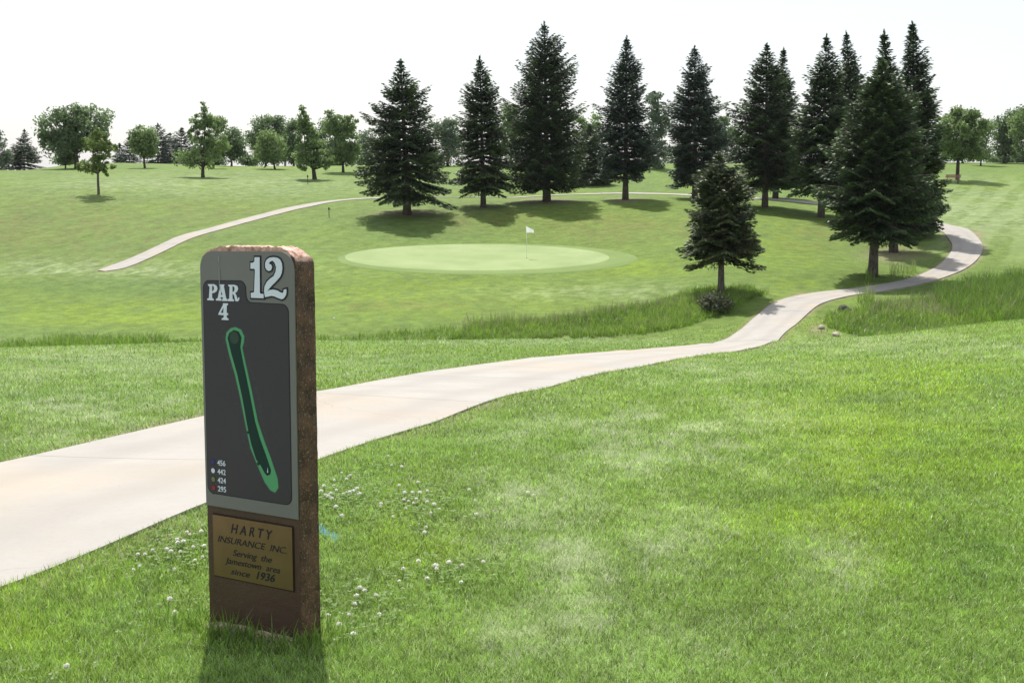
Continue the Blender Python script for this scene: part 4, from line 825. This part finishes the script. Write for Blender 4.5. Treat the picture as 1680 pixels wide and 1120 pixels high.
tallgrass('meadow_grass', [(1416, 60.6), (1434, 60.9), (1434, 62.6), (1414, 62.2)], 60, .4, .9, .02, .5, 10, 1)

def shrub():
    rg = np.random.default_rng(8); b = P(1176, 523, 52.6); b[2] = g1(b[0], b[1])
    e = tag(empty('shrub', b), 'low dark shrub with pale flecked reddish leaves between the small spruce and the path', 'shrub'); tb = MB(); C = []; TI = []
    for k in range(46):
        th = rg.random() * 6.28; rr = rg.random() ** .5; tip = np.array([cos(th) * rr * .85, sin(th) * rr * .8, (.95 - .5 * rr ** 2) * (.75 + .35 * rg.random())])
        tb.tube(tube_path(np.array([tip[0] * .2, tip[1] * .2, 0]), tip, rg, 4, .05), np.linspace(.015, .004, 4), 4, False)
        m = 110; t = .25 + .75 * rg.random(m)[:, None]; C.append(tip * t + rg.normal(size=(m, 3)) * .09); TI.append(np.clip(rg.random(m) * .8 + .3 * (rg.random(m) < .2), 0, 1))
    C = np.vstack(C); C[:, 2] = C[:, 2].clip(.03); TI = np.concatenate(TI); D = unit(rg.normal(size=C.shape)); V, Q, T_ = cards(C, D, unit(np.cross(D, rg.normal(size=C.shape))), .10 + .06 * rg.random(len(C)), .045 + .03 * rg.random(len(C)), TI)
    tb.build('stems', M_BARKD, e); mesh_np('foliage', V, Q, mat_leaf('shrub_leaves', (.04, .065, .025), (.21, .21, .13), .25), e, {'tint': T_})
shrub()

# white clover: leaves as ground cover, each blossom a thing
FR = [(130, 165), (65, 190), (75, 235), (95, 210), (110, 245), (145, 220), (145, 260), (195, 225), (210, 235), (235, 215), (235, 235), (275, 243), (200, 140), (225, 145), (190, 170), (178, 130), (325, 50), (405, 48), (412, 92), (475, 108), (140, 305), (175, 348), (355, 292), (370, 290), (420, 340), (450, 197), (470, 220), (485, 242), (480, 270), (500, 268), (525, 282), (548, 188), (555, 245), (585, 220), (580, 262), (597, 278), (613, 298), (650, 302), (625, 330), (590, 398), (573, 427), (800, 217), (825, 258), (1115, 230), (1075, 240), (830, 338), (620, 590), (640, 585), (627, 607), (693, 592), (770, 595), (860, 572), (610, 658), (760, 668), (548, 577), (455, 660), (475, 615), (258, 712), (300, 722), (262, 748), (352, 732), (215, 775), (360, 825), (165, 888), (248, 926), (105, 838), (215, 828), (480, 310), (142, 187), (180, 232), (265, 215), (120, 240), (100, 255), (222, 228), (545, 262), (510, 236)]
FLW = [(500 + a / 2.9475, 740 + b_ / 2.947) for a, b_ in FR] + [(a / 3.734, 820 + b_ / 3.734) for a, b_ in [(850, 378), (915, 368), (950, 353), (1020, 348), (1057, 375), (1085, 295), (1095, 308), (1138, 312), (1165, 328), (1140, 240), (1158, 242), (1230, 245), (1245, 340), (1240, 385), (805, 468), (853, 450), (1078, 462), (1033, 663), (1055, 750), (400, 1095), (1130, 360), (1210, 410)]]
FP = [pix_ground(u, v, 3.2, 12) for u, v in FLW]
rg = np.random.default_rng(21)
M_PET = NT('clover_petals').leaf((.88, .86, .78, 1), .25, .7, .2); M_STEM = plain('clover_stem', (.10, .2, .04), .7)
def flower_mesh(k):
    m = 60; ph = np.arccos(1 - 1.75 * rg.random(m)); th = rg.random(m) * 6.28; d = np.stack([np.sin(ph) * np.cos(th), np.sin(ph) * np.sin(th), np.cos(ph)], -1)
    V, Q, T_ = cards(d * .0062 * np.array([1, 1, .85]) + [0, 0, .052], d, unit(np.cross(d, rg.normal(size=(m, 3)))), np.full(m, .0085), np.full(m, .0042), rg.random(m))
    sb = MB().tube([(0, 0, 0), (.003, .002, .03), (0, 0, .05)], .0012, 5, False); c_ = MB().tube([(0, 0, .0465), (0, 0, .0495), (0, 0, .054), (0, 0, .0575)], [.003, .0062, .006, .002], 8)
    o = mesh_np('clover_blossom', np.vstack([V, c_.V[0], sb.V[0]]), [np.vstack([Q, c_.Q[0] + len(V), sb.Q[0] + len(V) + c_.n]), c_.T[0] + len(V)], [M_PET, M_STEM], None, None, False, None, [0] * (len(Q) + len(c_.Q[0])) + [1] * len(sb.Q[0]) + [0] * len(c_.T[0])); return o
protos = [flower_mesh(k) for k in range(3)]; used = [False] * 3
for i, ((u, v), p) in enumerate(zip(FLW, FP)):
    k = i % 3; o = protos[k] if not used[k] else protos[k].copy()
    if used[k]: COL.objects.link(o)
    used[k] = True
    s_ = .8 + .45 * rg.random(); o.scale = (s_ * 1.05, s_ * 1.05, s_); o.location = (p[0], p[1], p[2] - .012); o.rotation_euler = (rg.normal() * .2, rg.normal() * .2, rg.random() * 6)
    if u < 340: lb, gp = 'white clover blossom in the lawn between the sign\'s left edge and the path', 'clover blossoms left of the sign'
    elif v > 970: lb, gp = 'white clover blossom in the grass right of the sign\'s foot', 'clover blossoms by the foot of the sign'
    elif v > 910: lb, gp = 'white clover blossom in the middle cluster of the near lawn, right of the bronze plaque', 'clover blossoms in the middle cluster'
    elif u < 640: lb, gp = 'white clover blossom in the dense patch just right of the slab, below the path edge', 'clover blossoms in the dense patch beside the slab'
    else: lb, gp = 'white clover blossom scattered farther right of the dense patch beside the slab', 'clover blossoms scattered to the right'
    tag(o, lb, 'clover blossom', gp)
cx_ = []; cy_ = []
for p in FP:
    m = 13; cx_.append(p[0] + rg.normal(size=m) * .11); cy_.append(p[1] + rg.normal(size=m) * .13)
X = np.concatenate(cx_); Y = np.concatenate(cy_); k = ~on_path(X, Y); X, Y = X[k], Y[k]; N = len(X); Z = ground(X, Y) + .026 + .018 * rg.random(N)
C = []; D = []; TT = []; a0 = rg.random(N) * 6.28
for j in range(3):
    a = a0 + j * 2.094; d = np.stack([np.cos(a), np.sin(a), .1 * rg.normal(size=N)], -1); C.append(np.stack([X, Y, Z], -1) + d * .007); D.append(unit(d)); TT.append(rg.random(N))
C = np.vstack(C); D = np.vstack(D); SS = unit(np.cross(D, np.array([0, 0, 1.]) + rg.normal(size=C.shape) * .15))
V, Q, T_ = cards(C, D, SS, np.full(len(C), .013), np.full(len(C), .012), np.concatenate(TT))
tag(mesh_np('clover_leaves', V, Q, mat_leaf('clover_leaf', (.085, .16, .025), (.19, .30, .05), .4, .3, .5), None, {'tint': T_}), kind='stuff')
# summer haze
hz = MB().box((0, 380, 12), (1500, 860, 44)); ho = hz.build('haze', None); ho.data.materials.clear()
s_ = NT('haze_air'); pv_ = s_.n('ShaderNodeVolumePrincipled'); pv_.inputs['Color'].default_value = (.93, .95, 1, 1); pv_.inputs['Density'].default_value = .00006; pv_.inputs['Anisotropy'].default_value = .3
s_.t.links.new(pv_.outputs[0], s_.out.inputs['Volume']); ho.data.materials.append(s_.m); tag(ho, kind='stuff')
print('polys', sum(len(o.data.polygons) for o in bpy.data.objects if o.type == 'MESH'))
